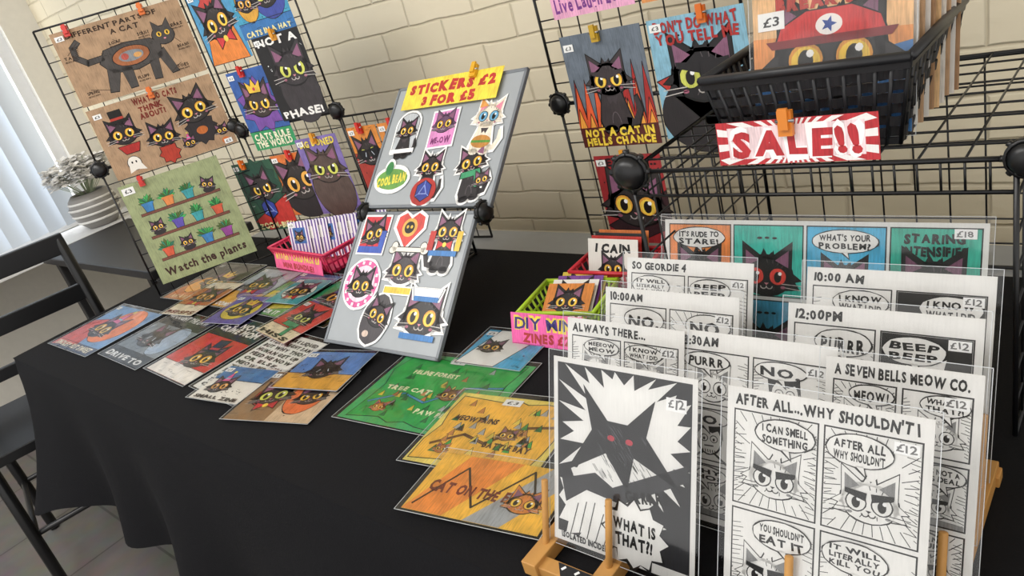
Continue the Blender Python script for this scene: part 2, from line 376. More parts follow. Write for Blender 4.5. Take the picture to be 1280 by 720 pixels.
pts=[];nor=[]
N=40
for i in range(N): t=i/N; pts.append((x0,y1+(y0+R-y1)*t)); nor.append((-1,0))
for i in range(10): a=math.pi+math.pi/2*i/10; pts.append((x0+R+R*math.cos(a),y0+R+R*math.sin(a))); nor.append((math.cos(a),math.sin(a)))
N=150
for i in range(N): t=i/N; pts.append((x0+R+(x1-R-x0-R)*t,y0)); nor.append((0,-1))
for i in range(10): a=1.5*math.pi+math.pi/2*i/10; pts.append((x1-R+R*math.cos(a),y0+R+R*math.sin(a))); nor.append((math.cos(a),math.sin(a)))
N=40
for i in range(N+1): t=i/N; pts.append((x1,y0+R+(y1-y0-R)*t)); nor.append((1,0))
rows=12; vs=[]; fs=[]; n=len(pts)
for j in range(rows+1):
    t=j/rows
    for i,((x,y),(a,c)) in enumerate(zip(pts,nor)):
        s=i*.016
        corner=math.exp(-((i-45)/9.0)**2)+math.exp(-((i-205)/9.0)**2)
        fold=.5+.5*math.sin(s*17+math.sin(s*5)*1.3)
        off=(t**.8)*(.02+.055*fold*(t)+.12*corner*t)
        zz=T-.36*t-(.05*corner*t)+.012*math.sin(s*9)*t
        if j==0: off=-.004; zz=T
        vs.append((x+a*off,y+c*off,zz))
for j in range(rows):
    for i in range(n-1): fs.append((j*n+i,(j+1)*n+i,(j+1)*n+i+1,j*n+i+1))
b.add(vs,fs,cm,True)
gx,gy=50,16; vs=[];fs=[]
for j in range(gy+1):
    for i in range(gx+1):
        vs.append((x0+.004+(x1-x0-.008)*i/gx,y0+.004+(y1-y0-.004)*j/gy,T-.0002))
for j in range(gy):
    for i in range(gx): k=j*(gx+1)+i; fs.append((k,k+1,k+gx+2,k+gx+1))
b.add(vs,fs,cm,True); b.build('tablecloth')

b=MB(); dm=mat('#232326',.4,'plastic')
b.box((-3.4,.8,.69),(-2.36,1.18,.72),dm)
for x in (-3.36,-2.41):
    for y in (.85,1.14): b.box((x-.02,y-.02,0),(x+.02,y+.02,.69),dm)
b.build('side_table',bevel=.004)
def chair(name,x,y,ang):
    b=MB(); k=mat('#101012',.35,'plastic')
    b.box((-.23,-.21,.43),(.23,.21,.46),k)
    for sx in (-.22,.22):
        b.rod((sx,-.2,.43),(sx*1.05,-.22,0),.016,k,8); b.rod((sx,.2,0),(sx,.2,.46),.016,k,8); b.rod((sx,.2,.46),(sx,.25,.87),.017,k,8)
        b.rod((sx,-.2,.2),(sx,.2,.2),.009,k,8)
    b.box((-.235,.235,.82),(.235,.262,.885),k); b.box((-.22,.205,.53),(.22,.225,.57),k); b.box((-.22,.22,.66),(.22,.24,.715),k)
    b.rod((-.22,-.2,.2),(.22,-.2,.2),.009,k,8); b.rod((-.22,.2,.2),(.22,.2,.2),.009,k,8)
    return b.build(name,Matrix.Translation((x,y,0))@Matrix.Rotation(ang,4,'Z'),bevel=.003)
chair('black_chair',-2.50,.44,math.radians(78))
b=MB()
b.lathe([(0,0),(.05,0),(.075,.03),(.085,.07),(.075,.11),(.06,.125),(.055,.12),(.07,.09),(.0,.08)],mat('#8f8c88',.4,'plastic'),(0,0,0))
for zz,rr_ in ((.03,.077),(.055,.084),(.08,.085),(.1,.079)): b.lathe([(rr_-.001,zz-.004),(rr_+.003,zz),(rr_-.001,zz+.004)],mat('#e8e6e2',.5,'plastic'),(0,0,0))
fl=mat('#f4f2ee',.7,'petal'); gr=mat('#b4c0a0',.6,'leaf')
for i in range(130):
    a=random.uniform(0,6.28); rr=.105*math.sqrt(random.random()); zz=.17+random.uniform(0,.10)*(1-rr*4)
    c=Vector((rr*math.cos(a),rr*math.sin(a),zz))
    if i%3==0: b.rod((0,0,.1),c,.0012,gr,4)
    for q in range(8):
        t=q*.785; d=Vector((math.cos(t)*.026,math.sin(t)*.026,.012*random.uniform(-1,1.2))); e=Vector((-math.sin(t)*.012,math.cos(t)*.012,0))
        b.add([c,c+d*.6+e,c+d,c+d*.6-e],[(0,1,2,3)],fl)
b.build('potted_flowers',Matrix.Translation((XL+.225,1.12,SZ+.001))@Matrix.Scale(1.2,4))

# ---------------------------------------------------------------- wire grids
wk=mat('#121214',.35,'plastic')
def grid(b,o,u,v,w,hh,nu,nv):
    o=Vector(o);u=Vector(u).normalized();v=Vector(v).normalized()
    for i in range(nu+1): b.rod(o+u*w*i/nu,o+u*w*i/nu+v*hh,.0026 if i in(0,nu) else .0013,wk,6)
    for j in range(nv+1): b.rod(o+v*hh*j/nv,o+v*hh*j/nv+u*w,.0026 if j in(0,nv) else .0013,wk,6)
def hub(b,c,n,k=1.0):
    n=Vector(n).normalized(); M=frame((0,0,0),n.orthogonal(),n.cross(n.orthogonal())); M3=M.to_3x3().to_4x4()
    b.lathe([(0,-.012*k),(.010*k,-.012*k),(.0165*k,-.007*k),(.0185*k,0),(.0165*k,.007*k),(.010*k,.012*k),(0,.012*k)],wk,c,16,M3)
    b.lathe([(.0186*k,-.0035),(.021*k,-.0035),(.021*k,.0035),(.0186*k,.0035)],wk,c,16,M3)
    for i in range(8):
        t=i*math.pi/4; d=M3@Vector((math.cos(t),math.sin(t),0)); b.rod(Vector(c)+d*.018*k,Vector(c)+d*.0235*k,.0035*k,wk,6)
def upanel(name,o,u,v,w,tiers,th=.35,n=9,hubs=None):
    b=MB(); o=Vector(o); v=Vector(v).normalized(); u=Vector(u).normalized(); nn=u.cross(v)
    for k in range(tiers): grid(b,o+v*th*k,u,v,w,th-.003,n,n)
    for k in (hubs if hubs is not None else range(1,tiers)):
        for q in (0,w): hub(b,o+v*th*k+u*q,nn)
    return b.build(name)
P1o=Vector((-2.0,.675,T)); P1u=Vector((.541,.841,0)).normalized(); P1v=Vector((-.08,.05,.7)).normalized()
upanel('wire_grid_panel',P1o,P1u,P1v,.345,2)
P2o=Vector((-1.83,.985,T)); P2u=Vector((.33,.075,0)).normalized(); P2v=Vector((0,0,1))
upanel('wire_grid_panel',P2o+P2u*.012,P2u,P2v,.330,2,th=.333)
P3o=Vector((-1.50,1.060,T)); P3u=Vector((.35,.03,0)).normalized(); P3v=P2v
upanel('wire_grid_panel',P3o+P3u*.012,P3u,P3v,.345,1,th=.32,hubs=[])
RY=1.055
b=MB()
ST=.29
for k in range(2): grid(b,(-.837,RY,T+ST*k),(1,0,0),(0,0,1),.359,ST-.002,9,8)
grid(b,(-.478,RY,T),(1,0,0),(0,0,1),.378,ST-.002,9,8); grid(b,(-.10,RY,T),(1,0,0),(0,0,1),.378,ST-.002,9,8)
grid(b,(-.478,.70,T+ST),(1,0,0),(0,1,0),.378,RY-.70,10,9)
grid(b,(-.478,.70,T),(0,1,0),(0,0,1),RY-.70,ST,9,8); grid(b,(-.10,.70,T),(0,1,0),(0,0,1),RY-.70,ST,9,8)
grid(b,(-.10,.70,T+ST),(1,0,0),(0,1,0),.378,RY-.70,10,9)
for c,nn,k in (((-.837,RY,T+ST),(0,1,0),1),((-.478,.70,T+ST),(0,1,0),1.15),((-.092,.70,T+ST),(0,1,0),.85),((-.478,RY,T+ST),(0,1,0),1),((-.10,RY,T+ST),(0,1,0),1),((-.837,RY,T+2*ST),(0,1,0),1),((-.478,RY,T+2*ST),(0,1,0),1)): hub(b,c,nn,k)
b.rod((-.478,.70,T+ST-.03),(-.10,.70,T+ST-.03),.0018,wk)
for i in range(21): x=-.478+.0189*i; b.rod((x,.70,T+ST-.03),(x,.70,T+ST),.0012,wk)
b.build('wire_grid_shelf')

# ---------------------------------------------------------------- poster designs
KR='#b08f6e'
PROPS=['bow','crown','party','tophat','witch','shades','cap','scarf',None]
pc_=[0]
def on(base,u,v,s,z,nrm_off=.006):
    n=u.cross(v).normalized(); return base+u*s+v*z+n*nrm_off
def simple(w,hh,bg,acc,catpos,top=(),bot=(),tcol='#ffffff',eye=None,body=0,fill=None,extras=None,tag=True,peg=None,mood=0,gl=.4,prop=0):
    a=Art(w,hh,bg,gl); rr=random.Random(int(w*100+hh*10+len(acc)+pc_[0]*7)); pc_[0]+=1
    m=.16
    lum=sum(rgb(bg))/3; sc_='#ffffff' if lum<.08 else '#1a1618'
    for i in range(26):
        x=rr.uniform(.06,.9)*w; y=rr.uniform(.05,.9)*hh; q=rr.uniform(.3,.9)
        a.line([(x,y),(x+q,y+q*rr.uniform(-.6,.8)),(x+q*1.5,y+q*rr.uniform(-.3,.3))],.07,sc_,1) if i%2 else a.ell(x,y,.16,.16,sc_,1,7)
    for q in acc:
        if q[0]=='r':
            a.rect(*[q[1]*w,q[2]*hh,q[3]*w,q[4]*hh],q[5],1.5)
            for yy in (q[2],q[4]):
                if 0.01<yy<.99: a.line([(q[1]*w,yy*hh),(q[3]*w,yy*hh)],.14,'#151215',3)
            for i in range(10):
                x=rr.uniform(q[1],q[3]-.1)*w;y=rr.uniform(q[2],q[4])*hh; a.line([(x,y),(x+.09*w,y+.1)],.08,'#151215',2.5)
        elif q[0]=='e': a.ell(q[1]*w,q[2]*hh,q[3]*w+m,q[4]*w+m,'#151215',1.8,30); a.ell(q[1]*w,q[2]*hh,q[3]*w,q[4]*w,q[5],2.4,30)
        elif q[0]=='p': a.poly([(x*w,y*hh) for x,y in q[1]],q[2],2.4); a.line([(x*w,y*hh) for x,y in q[1]],.16,'#151215',3,True)
        elif q[0]=='s': a.star(q[1]*w,q[2]*hh,q[3]*w+m,q[4]*w+m,q[5],'#151215',1); a.star(q[1]*w,q[2]*hh,q[3]*w,q[4]*w,q[5],q[6],1.6)
    for (x,y,k) in catpos:
        pr=rr.choice(PROPS) if prop==0 else prop
        if pr in ('party','witch','tophat') and y+k*w/hh*.9>.95: pr='bow'
        a.cat(x*w,y*hh,k*w,4,fill=fill or rr.choice(['#2a2528','#35302f','#1f1c20','#3f3533']),eye=eye or rr.choice(['#f6cf3a','#f6cf3a','#f0b040','#d8dc5a']),body=body,mood=mood or (rr.random()<.35),tilt=rr.uniform(-.22,.22),prop=pr)
    y=hh-.3
    for t in top:
        sz=hh*.085; y-=sz*1.15
        a.text(t,w/2,y,sz,tcol,16.5,fit=w*.86,center=True,bold=.045)
    y=hh*.03
    for t in reversed(bot):
        sz=hh*.085; a.text(t,w/2,y,sz,tcol,16.5,fit=w*.86,center=True,bold=.045); y+=sz*1.15
    if extras: extras(a)
    if tag: a.tag(.4,hh-1.9)
    if peg is not None: a.peg(peg*w,random.choice(['#e8741f','#d8352c','#e8a02f']))
    return a
def flames(a,w,hh):
    for c,l,k,sd in (('#b3201c',1,1.0,3),('#e2551f',2,.75,5),('#f3a02c',3,.5,7)):
        rr=random.Random(sd); pts=[(0,0)]
        n=8
        for i in range(n):
            pts.append((w*i/n,hh*(.25+.15*rr.random())*k)); pts.append((w*(i+.5)/n+rr.uniform(-.3,.3),hh*(.55+.4*rr.random())*k))
        pts+= [(w,hh*.3*k),(w,0)]; a.poly(pts,c,l); a.line(pts[1:-1],.13,'#2a1010',l+.5)
def kraft_cat():
    w,hh=31,18; a=Art(w,hh,KR,.8)
    a.text('DIFFERENT PARTS OF',3,16,1.1,'#3b2a1e',2,fit=22,bold=.04); a.text('A CAT',13,14.2,1.2,'#3b2a1e',2,fit=7,bold=.04)
    c='#4a4644'; o='#1a1716'
    def pl(P): a.sil([('p',P)],.16,o,2); a.poly(P,c,3)
    pl([(9,7),(7.5,1.6),(9.5,1.3),(11.8,6)]); pl([(12,6.5),(12.4,1.2),(14.2,1.2),(14.6,6)])
    pl([(19,6),(18.6,1.6),(20.4,1.4),(21.2,6)]); pl([(21.4,7),(23,1.8),(24.8,1.9),(23.4,8)])
    pl([(8,8.5),(10,11.2),(15,11.6),(21,11),(23,9.5),(22.5,6.2),(16,5),(10,5.6)])
    a.ell(24.5,10.8,2.8,2.3,o,2); a.ell(24.5,10.8,2.6,2.1,c,4)
    pl([(22.6,11.8),(22.8,14.4),(24.4,12.7)]); pl([(25,12.7),(26.6,14.4),(26.8,11.6)])
    a.line([(9,9.6),(5.5,9.5),(3.4,11.3),(3.6,13.6),(5,14.6)],1.5,o,2); a.line([(9,9.6),(5.5,9.5),(3.4,11.3),(3.6,13.6),(5,14.6)],1.2,c,3)
    a.ell(15.5,8.4,4.6,2.4,o,4); a.ell(15.5,8.4,4.4,2.2,'#a8643a',5); a.ell(15.5,8.4,3.0,1.3,'#8a8f94',6); a.ell(14,8.5,.9,.8,'#c2564a',7); a.ell(17,8.2,1,.6,'#d9a05a',7)
    for i in range(30):
        x=random.uniform(9,22);y=random.uniform(5.8,11)
        if abs(x-15.5)>4.4 or abs(y-8.4)>2.2: a.line([(x,y),(x+.5,y-.25)],.08,'#1f1b1a',4)
    for i in range(8): a.line([(3.2+i*.12,10.8+i*.4),(4.2+i*.1,11+i*.4)],.1,o,4)
    a.ell(23.6,11.2,.6,.6,'#f2c230',5);a.ell(25.6,11.2,.6,.6,'#f2c230',5);a.ell(23.6,11.2,.22,.42,'#111111',6);a.ell(25.6,11.2,.22,.42,'#111111',6); a.ell(24.6,10,.3,.2,'#d98a94',6)
    for (x,y,x2,y2,t) in ((5,14.6,2,12.4,'TAIL'),(16,10.8,13,13,'LOAF'),(27,12,28.2,13,'EARS'),(26.6,9.6,27.8,8,'BEANS'),(23,2,25.8,3.5,'TOES'),(8,2,3.5,3.4,'SPRING'),(16,5,16,3.6,'FLUFF'),(20,11,20,13.2,'SOUL?')):
        a.line([(x,y),(x2,y2)],.12,'#3b2a1e',4.5); a.text(t,x2-1.2,y2-1,.7,'#3b2a1e',5,fit=2.8,bold=.04); a.text('MORE INFO',x2-1.2,y2-1.7,.4,'#3b2a1e',5,fit=2.8)
    a.tag(.8,15.8); a.peg(4,'#d8352c'); a.peg(22,'#e8741f'); return a
def kraft_four():
    w,hh=31,18; a=Art(w,hh,KR,.8)
    a.text('WHAT DO CATS',11,16,1.5,'#7a2414',2,fit=11,bold=.06); a.text('THINK',11.6,14.1,1.3,'#7a2414',2,fit=6,bold=.06);a.text('ABOUT?',11.3,12.4,1.3,'#7a2414',2,fit=6.5,bold=.06)
    a.cat(6,10.5,6.5,3); a.rect(3.4,13.2,8.6,14.0,'#1b1816',11); a.rect(4.4,14.0,7.6,16.4,'#1b1816',11); a.rect(4.4,14.0,7.6,14.6,'#b53525',12)
    a.poly([(3.4,7.6),(8.9,7.6),(7.9,5.4),(4.6,5.4)],'#b5241f',12); a.line([(3.4,7.6),(8.9,7.6),(7.9,5.4),(4.6,5.4)],.15,'#1b1816',13,True)
    a.cat(24,11,8,3,tilt=.15,fill='#35302f'); a.cat(14.5,7,6.2,3,tilt=-.12); a.star(14.5,2.6,2.9,2.2,8,'#1b1816',2); a.star(14.5,2.6,2.7,2.0,8,'#b5341f',3)
    a.star(24,5.9,4.2,3.4,11,'#1b1816',1.5); a.star(24,5.9,4,3.2,11,'#2f2a2c',2); a.ell(24,5.5,1.4,1,'#c56a25',3)
    a.ell(5.5,2.9,1.75,1.85,'#1b1816',2);a.ell(5.5,2.9,1.6,1.7,'#efeae0',3); a.poly([(4,2.6),(7,2.6),(7.8,.7),(5.5,1.3),(3.6,.7)],'#efeae0',4); a.ell(5,3.2,.2,.3,'#111111',5); a.ell(6,3.2,.2,.3,'#111111',5)
    a.cat(20,3.4,3,3,prop='party'); a.cat(28.5,4.0,3.0,3); a.ell(28.5,1.4,1,.8,'#d8742c',4); a.tag(1,15.4); a.tag(28,.4); a.peg(16); return a
def plants():
    w,hh=25.5,27; a=Art(w,hh,'#9ba676',.6)
    br='#7a4434'
    rr=random.Random(2)
    for j,y in enumerate((6.4,12.6,18.8)):
        a.rect(2.4,y-.75,w-2.4,y+.05,'#2a1612',1); a.rect(2.5,y-.65,w-2.5,y-.05,br,2)
        for i in range(4):
            x=5+i*5.2
            if (i+j)%4==1:
                a.cat(x,y+2.0,3.2,3,tilt=rr.uniform(-.3,.3)); a.ell(x,y+.6,1.6,.8,'#2a2528',3.5); continue
            pc=rr.choice(['#d8572f','#5a4ab0','#2f84c5','#e0853a','#9c3f9c','#2fa0a8'])
            P=[(x-1.35,y+2.1),(x+1.35,y+2.1),(x+.95,y),(x-.95,y)]
            a.poly(P,pc,3.5); a.line(P,.12,'#1a1412',4.5,True); a.rect(x-1.5,y+1.9,x+1.5,y+2.4,pc,5)
            for q in range(9):
                t=math.pi*(q+.5)/9; L=rr.uniform(1.7,2.7)
                P=[(x,y+2.2),(x+math.cos(t-.2)*L*.7,y+2.2+math.sin(t-.2)*L*.7),(x+math.cos(t)*L,y+2.2+math.sin(t)*L),(x+math.cos(t+.2)*L*.7,y+2.2+math.sin(t+.2)*L*.7)]
                a.poly(P,rr.choice(['#1f7a3a','#3fb65a','#2f8a6a','#57702a']),2+.05*q); a.line(P,.06,'#12301a',2.8,True)
    a.text('Watch the plants',w/2,1.8,2.1,'#3a1a10',3,fit=w*.84,center=True,bold=.04); a.tag(.6,hh-2.6,w=3,h=1.8); a.peg(6,'#d8352c'); return a
def place(a,name,base,u,v,s,z,sleeve=0,off=.006):
    return a.done(name,on(base,u,v,s,z,off),u,v,sleeve)
place(kraft_cat(),'cat_art_print',P1o,P1u,P1v,.03,.50)
place(kraft_four(),'cat_art_print',P1o,P1u,P1v,.03,.31)
place(plants(),'cat_art_print',P1o,P1u,P1v,.02,.025)
def d20(a,x,y,k,c='#2d3f9a',l=12):
    P=[(x+k*math.cos(math.radians(90+60*i)),y+k*math.sin(math.radians(90+60*i))) for i in range(6)]
    a.poly(P,c,l); q=[(x+k*.55*math.cos(math.radians(90+120*i)),y+k*.55*math.sin(math.radians(90+120*i))) for i in range(3)]
    a.line(q,.1*k,'#8fa0e0',l+1,True); a.line(P,.08*k,'#10131f',l+1,True)
    for i in range(3): a.line([q[i],P[2*i]],.06*k,'#8fa0e0',l+1)
a=simple(15.5,19.5,'#2f5a44',[('p',[(0,.15),(1,.5),(1,.1),(.3,0)],'#c22a22'),('s',.5,.65,.5,.4,12,'#24483a')],[(.5,.62,.55)],bot=['ZOOM-BIES!'],tcol='#e8e0a0',peg=.3,prop=None); d20(a,7.5,6.2,2.8,l=15); place(a,'cat_art_print',P2o,P2u,P2v,-.075,.055)
place(simple(14.5,16.5,'#e0762b',[('e',.5,.25,.48,.35,'#2a2528')],[(.5,.55,.85)],tcol='#111111',peg=.5,prop=None),'cat_art_print',P2o,P2u,P2v,.075,.09)
place(simple(13.5,20,'#7e6bb0',[('e',.5,.3,.48,.55,'#5a4a44')],[(.5,.6,.72)],top=['BIG BONED'],tcol='#f0d848',fill='#5a4a44',peg=.5,prop=None),'cat_art_print',P2o,P2u,P2v,.185,.085,off=.010)
place(simple(15,20,'#1c1b1d',[('e',.6,.3,.40,.5,'#3a3538')],[(.6,.58,.66)],top=['NOT A'],bot=['PHASE!'],tcol='#f4f2ee',fill='#3a3538',peg=.5,prop=None),'cat_art_print',P2o,P2u,P2v,.178,.335,off=.010)
place(simple(14.5,20,'#2f5da8',[('s',.5,.55,.5,.36,9,'#7a4aa4'),('r',0,0,1,.24,'#2f9a5f')],[(.5,.58,.6)],bot=['CATS RULE','THE WORLD'],tcol='#f3f0d0',peg=.4,prop='crown'),'cat_art_print',P2o,P2u,P2v,.045,.275)
place(simple(14,17,'#4a9ac8',[('p',[(0,0),(.95,0),(.8,.6),(.2,.5)],'#e8842c'),('s',.5,.8,.3,.2,8,'#c23b34')],[(.5,.55,.68)],tcol='#ffffff',peg=.5,prop='bow'),'cat_art_print',P2o,P2u,P2v,.02,.50)
place(simple(17,14,'#3aa0c4',[('r',0,0,1,.25,'#2f74b5'),('e',.28,.55,.2,.25,'#d9a02c'),('e',.7,.55,.28,.28,'#3a4aa0')],[(.66,.6,.42),(.25,.55,.3)],bot=['CATS IN A HAT'],tcol='#f5e8a0',peg=.5,prop='cap'),'cat_art_print',P2o,P2u,P2v,.155,.535)
place(simple(10,16,'#b0382c',[('r',0,.6,1,1,'#e08a2c')],[(.5,.6,.75)],peg=.5),'cat_art_print',P3o,P3u,P3v,.02,.13)
place(simple(10,16,'#e08a30',[('e',.5,.3,.5,.3,'#b3261e')],[(.5,.55,.75)],peg=.5),'cat_art_print',P3o,P3u,P3v,.125,.13)
place(simple(10,16,'#3566a8',[('r',0,0,1,.35,'#e0b030')],[(.5,.6,.75)],peg=.5),'cat_art_print',P3o,P3u,P3v,.23,.12)
RO=Vector((-.837,RY,T)); UX=Vector((1,0,0)); VZ=Vector((0,0,1))
a=Art(15.8,19.6,'#66717e',.4); flames(a,15.8,17.5); a.cat(8,11.6,7.0,5,body=1,mood=1,fill='#3a3234'); a.rect(0,0,15.8,3.6,'#5a1f1c',5)
a.text('NOT A CAT IN',7.9,2.0,1.35,'#f4d22e',14,fit=14,center=True,bold=.06); a.text('HELLS CHANCE',7.9,.4,1.35,'#f4d22e',14,fit=14,center=True,bold=.06); a.tag(.5,17); a.peg(7.5,'#c8a02c'); place(a,'cat_art_print',RO,UX,VZ,.037,.207)
a=simple(15.8,19,'#86bcd4',[('e',.5,.2,.5,.4,'#2a2528'),('p',[(0,.5),(.2,.55),(.9,.1),(.6,0)],'#c22a22')],[(.52,.52,.66)],top=["DON'T DO WHAT",'YOU TELL ME'],tcol='#b3201c',peg=.6,prop=None,mood=1); place(a,'cat_art_print',RO,UX,VZ,.207,.213)
a=Art(15.8,14,'#eda6ca',.4); a.text('Live Laugh Love',7.9,1,2.2,'#7b2f8c',3,fit=14.4,center=True,bold=.03); a.cat(8,8.5,7,3); a.peg(6); place(a,'cat_art_print',RO,UX,VZ,.037,.432)
a=Art(15.8,14,'#ee9c50',.4); a.rect(0,1.0,15.8,4.2,'#f4d0a8',1); a.text('FIGHT FIRE',7.9,1.4,1.8,'#7b2a1c',3,fit=13,center=True,bold=.05); a.cat(8,9,7,3); a.peg(9,'#d8352c'); place(a,'cat_art_print',RO,UX,VZ,.207,.43)
a=simple(13.5,17,'#a4262a',[('p',[(0,.2),(1,.6),(1,.2),(.4,0)],'#3a2428')],[(.5,.45,.8)],top=['BETTER...'],tcol='#2a1518',peg=.5,prop=None); place(a,'cat_art_print',RO,UX,VZ,.05,.02)

# ---------------------------------------------------------------- prints lying on the table
def flat(a,x,y,rot=0,z=.0012,sl=.6,name='cat_art_print'):
    r_=math.radians(rot); a.done(name,(x,y,T+z),(math.cos(r_),math.sin(r_),0),(-math.sin(r_),math.cos(r_),0),sl)
flat(simple(24.5,19,'#6d9fce',[('e',.62,.6,.3,.3,'#f0853a'),('p',[(0,0),(.5,.1),(.3,.7),(0,.6)],'#d2453c'),('r',.0,.0,1,.14,'#1f3560')],[(.45,.5,.38)],bot=['SMOKEY BUT SWEET'],tcol='#f0e8d0'),-2.08,.412,0)
flat(simple(21.5,19,'#2a2f36',[('r',0,.2,1,.75,'#7d8892'),('e',.75,.5,.2,.25,'#9fb3c8')],[(.4,.48,.4)],bot=['DRIVE TO'],top=['I FOUGHT THE LAW'],tcol='#e8e8e8',prop='shades'),-1.80,.432,-2)
flat(simple(19,20.5,'#d22e28',[('r',0,.7,1,1,'#1b1b1d'),('r',0,0,1,.2,'#e5e0d8')],[(.6,.35,.42)],top=["IT'S NOT A",'CRIME MOM'],tcol='#f2ede6'),-1.56,.435,-3)
a=Art(17,20,'#ecebe6',.4)
for i in range(12): a.text(['CATS ARE LIQUID','EVERY NIGHT 3AM','BUT WHY THO?','HUMAN GET UP','FEED ME NOW','OR ELSE...','MEOW MEOW','THE VOID','STARES BACK','AT YOU AND','THEN KNOCKS','CUPS OFF'][i],8.5,18-1.55*i,.95,'#1a1a1a',3,fit=15,center=True,bold=.07)
flat(a,-1.345,.43,-3)
flat(simple(20,19,'#d57a32',[('r',0,.55,1,1,'#3a2a28'),('e',.3,.4,.2,.2,'#f0aa2f')],[(.55,.5,.46)],bot=['I AM AN EMPRESS'],tcol='#f0d0a0',prop='crown'),-1.965,.668,2)
flat(simple(16.5,18.5,'#b4bcc4',[('r',0,0,1,.4,'#e8b23a'),('e',.6,.5,.3,.3,'#8f6ea6')],[(.5,.6,.5)],bot=['BROOMSTICK'],tcol='#ffffff',prop='witch'),-1.745,.672,0)
flat(simple(15.5,18.5,'#6daa5c',[('p',[(0,0),(1,.2),(1,.6),(0,.5)],'#e0ca3a'),('r',0,.75,1,1,'#4f6faa')],[(.5,.5,.5)],bot=['ROLL FOR IT'],tcol='#ffffff'),-1.575,.675,-1)
flat(simple(17.5,18,'#2f9a5c',[('e',.5,.4,.4,.3,'#7a4fa4'),('r',0,0,1,.18,'#1d3a2a')],[(.5,.55,.55)],bot=['DUNGEON MEOW'],tcol='#f0e060'),-1.41,.675,-2)
flat(simple(14,12,'#6a5aaa',[('e',.5,.5,.4,.3,'#e0ca3a')],[(.5,.5,.5)],tcol='#ffffff'),-1.62,.60,8,z=.006,sl=.4)
flat(simple(14,13,'#d83c30',[('r',0,0,1,.3,'#e8d8b8')],[(.5,.6,.5)],bot=['HISS'],tcol='#2a1a1a'),-1.40,.61,-9,z=.008,sl=.4)
flat(simple(13,16,'#e8dcc4',[('r',0,.3,1,.8,'#c8783a')],[(.5,.55,.6)],bot=['PSPSPS'],tcol='#7a1a1a'),-1.83,.60,6,z=.006,sl=.4)
flat(simple(12,11,'#40a8b0',[('e',.5,.5,.4,.3,'#f0f0e8')],[(.5,.5,.55)],tcol='#2a1a1a'),-1.52,.71,4,z=.008,sl=.4)
flat(simple(14,10,'#e8e4da',[('r',0,.6,1,1,'#3a7ab0')],[(.3,.4,.35)],bot=['SMALL ZINE'],tcol='#2a1a1a'),-1.30,.40,8,z=.006,sl=.4)
flat(simple(19,13.5,'#d7bd9a',[('r',0,0,.5,1,'#9a7a54'),('e',.7,.5,.2,.25,'#e87a3a'),('e',.25,.5,.16,.16,'#c23b34')],[(.3,.5,.36),(.75,.5,.28)],top=['CAT ZINE'],tcol='#2b2523'),-1.15,.385,14,z=.004,sl=.4)
flat(simple(15,11,'#5a8ac8',[('r',0,0,1,.4,'#e0aa3a')],[(.5,.5,.4)],tcol='#2b2523'),-1.13,.475,12,z=.010,sl=.4)
def mapart(w,hh,land,sea,names,path='#7a4a1c'):
    a=Art(w,hh,sea,.35); rr=random.Random(int(w*7))
    P=[]
    for i in range(20):
        t=i/20*6.283; c_,s_=math.cos(t),math.sin(t); k=min(.5*w/max(.01,abs(c_)),.5*hh/max(.01,abs(s_)))*rr.uniform(.82,.97); P.append((w/2+c_*k,hh/2+s_*k))
    a.poly(P,land,1); a.line(P,.15,'#1a2a1c',2,True)
    for i in range(40):
        x=rr.uniform(.12,.88)*w;y=rr.uniform(.12,.85)*hh; c=rr.choice(['#1f7b3a','#c8843c','#3faa4a','#a8adb2','#e8d040']); a.poly([(x-.55,y-.5),(x,y+.9),(x+.55,y-.5)],c,3); a.line([(x-.55,y-.5),(x,y+.9),(x+.55,y-.5)],.07,'#1a1a1c',4)
    a.line([(w*.1,hh*.25),(w*.3,hh*.42),(w*.5,hh*.34),(w*.7,hh*.6),(w*.92,hh*.66)],.5,'#1a1a1c',2.3); a.line([(w*.1,hh*.25),(w*.3,hh*.42),(w*.5,hh*.34),(w*.7,hh*.6),(w*.92,hh*.66)],.35,path,2.6)
    for (t,x,y) in names: a.text(t,w*x,hh*y,1.0,'#f6f0c8' if land=='#2fb04e' else '#4a2a1c',6,fit=w*.36,bold=.05)
    a.cat(w*.62,hh*.48,w*.13,5,fill='#9a6a32'); a.cat(w*.22,hh*.2,w*.10,5,fill='#d8842c')
    a.tag(w*.4,hh-2,w=3.0,h=1.4); return a
flat(mapart(26,18,'#2fb04e','#45b868',[('FELINE FOREST',.2,.7),('PAW PLAINS',.5,.2),('TREE CAT',.12,.45)],'#3f9ad0'),-.935,.465,5,z=.001)
flat(simple(13,10,'#4ab8e4',[('p',[(0,0),(.6,0),(.9,1),(.2,1)],'#f0f0ee')],[(.3,.5,.3)],tag=True,prop=None),-.84,.64,4,z=.003,sl=.4)
flat(mapart(20,15,'#f6c02e','#f0dc6a',[('MEOWTAINS',.12,.6),('BATTLE BAY',.5,.3)]),-.735,.425,8,z=.006)
a=Art(19,10,'#f6c232',.35); a.poly([(0,0),(6,0),(12,10),(4,10)],'#f0942c',1); a.poly([(9,0),(14,0),(19,8),(19,10),(16,10)],'#a8adb2',1); a.line([(1,1),(5,8),(9,2),(14,9),(17,3)],.3,'#2a1a12',2); a.text('CAT ON THE FLOOR',9.5,3.6,1.6,'#7a2a1c',3,fit=16,center=True,bold=.05); a.cat(15,4,4,4,fill='#d8842c'); flat(a,-.66,.355,9,z=.010)

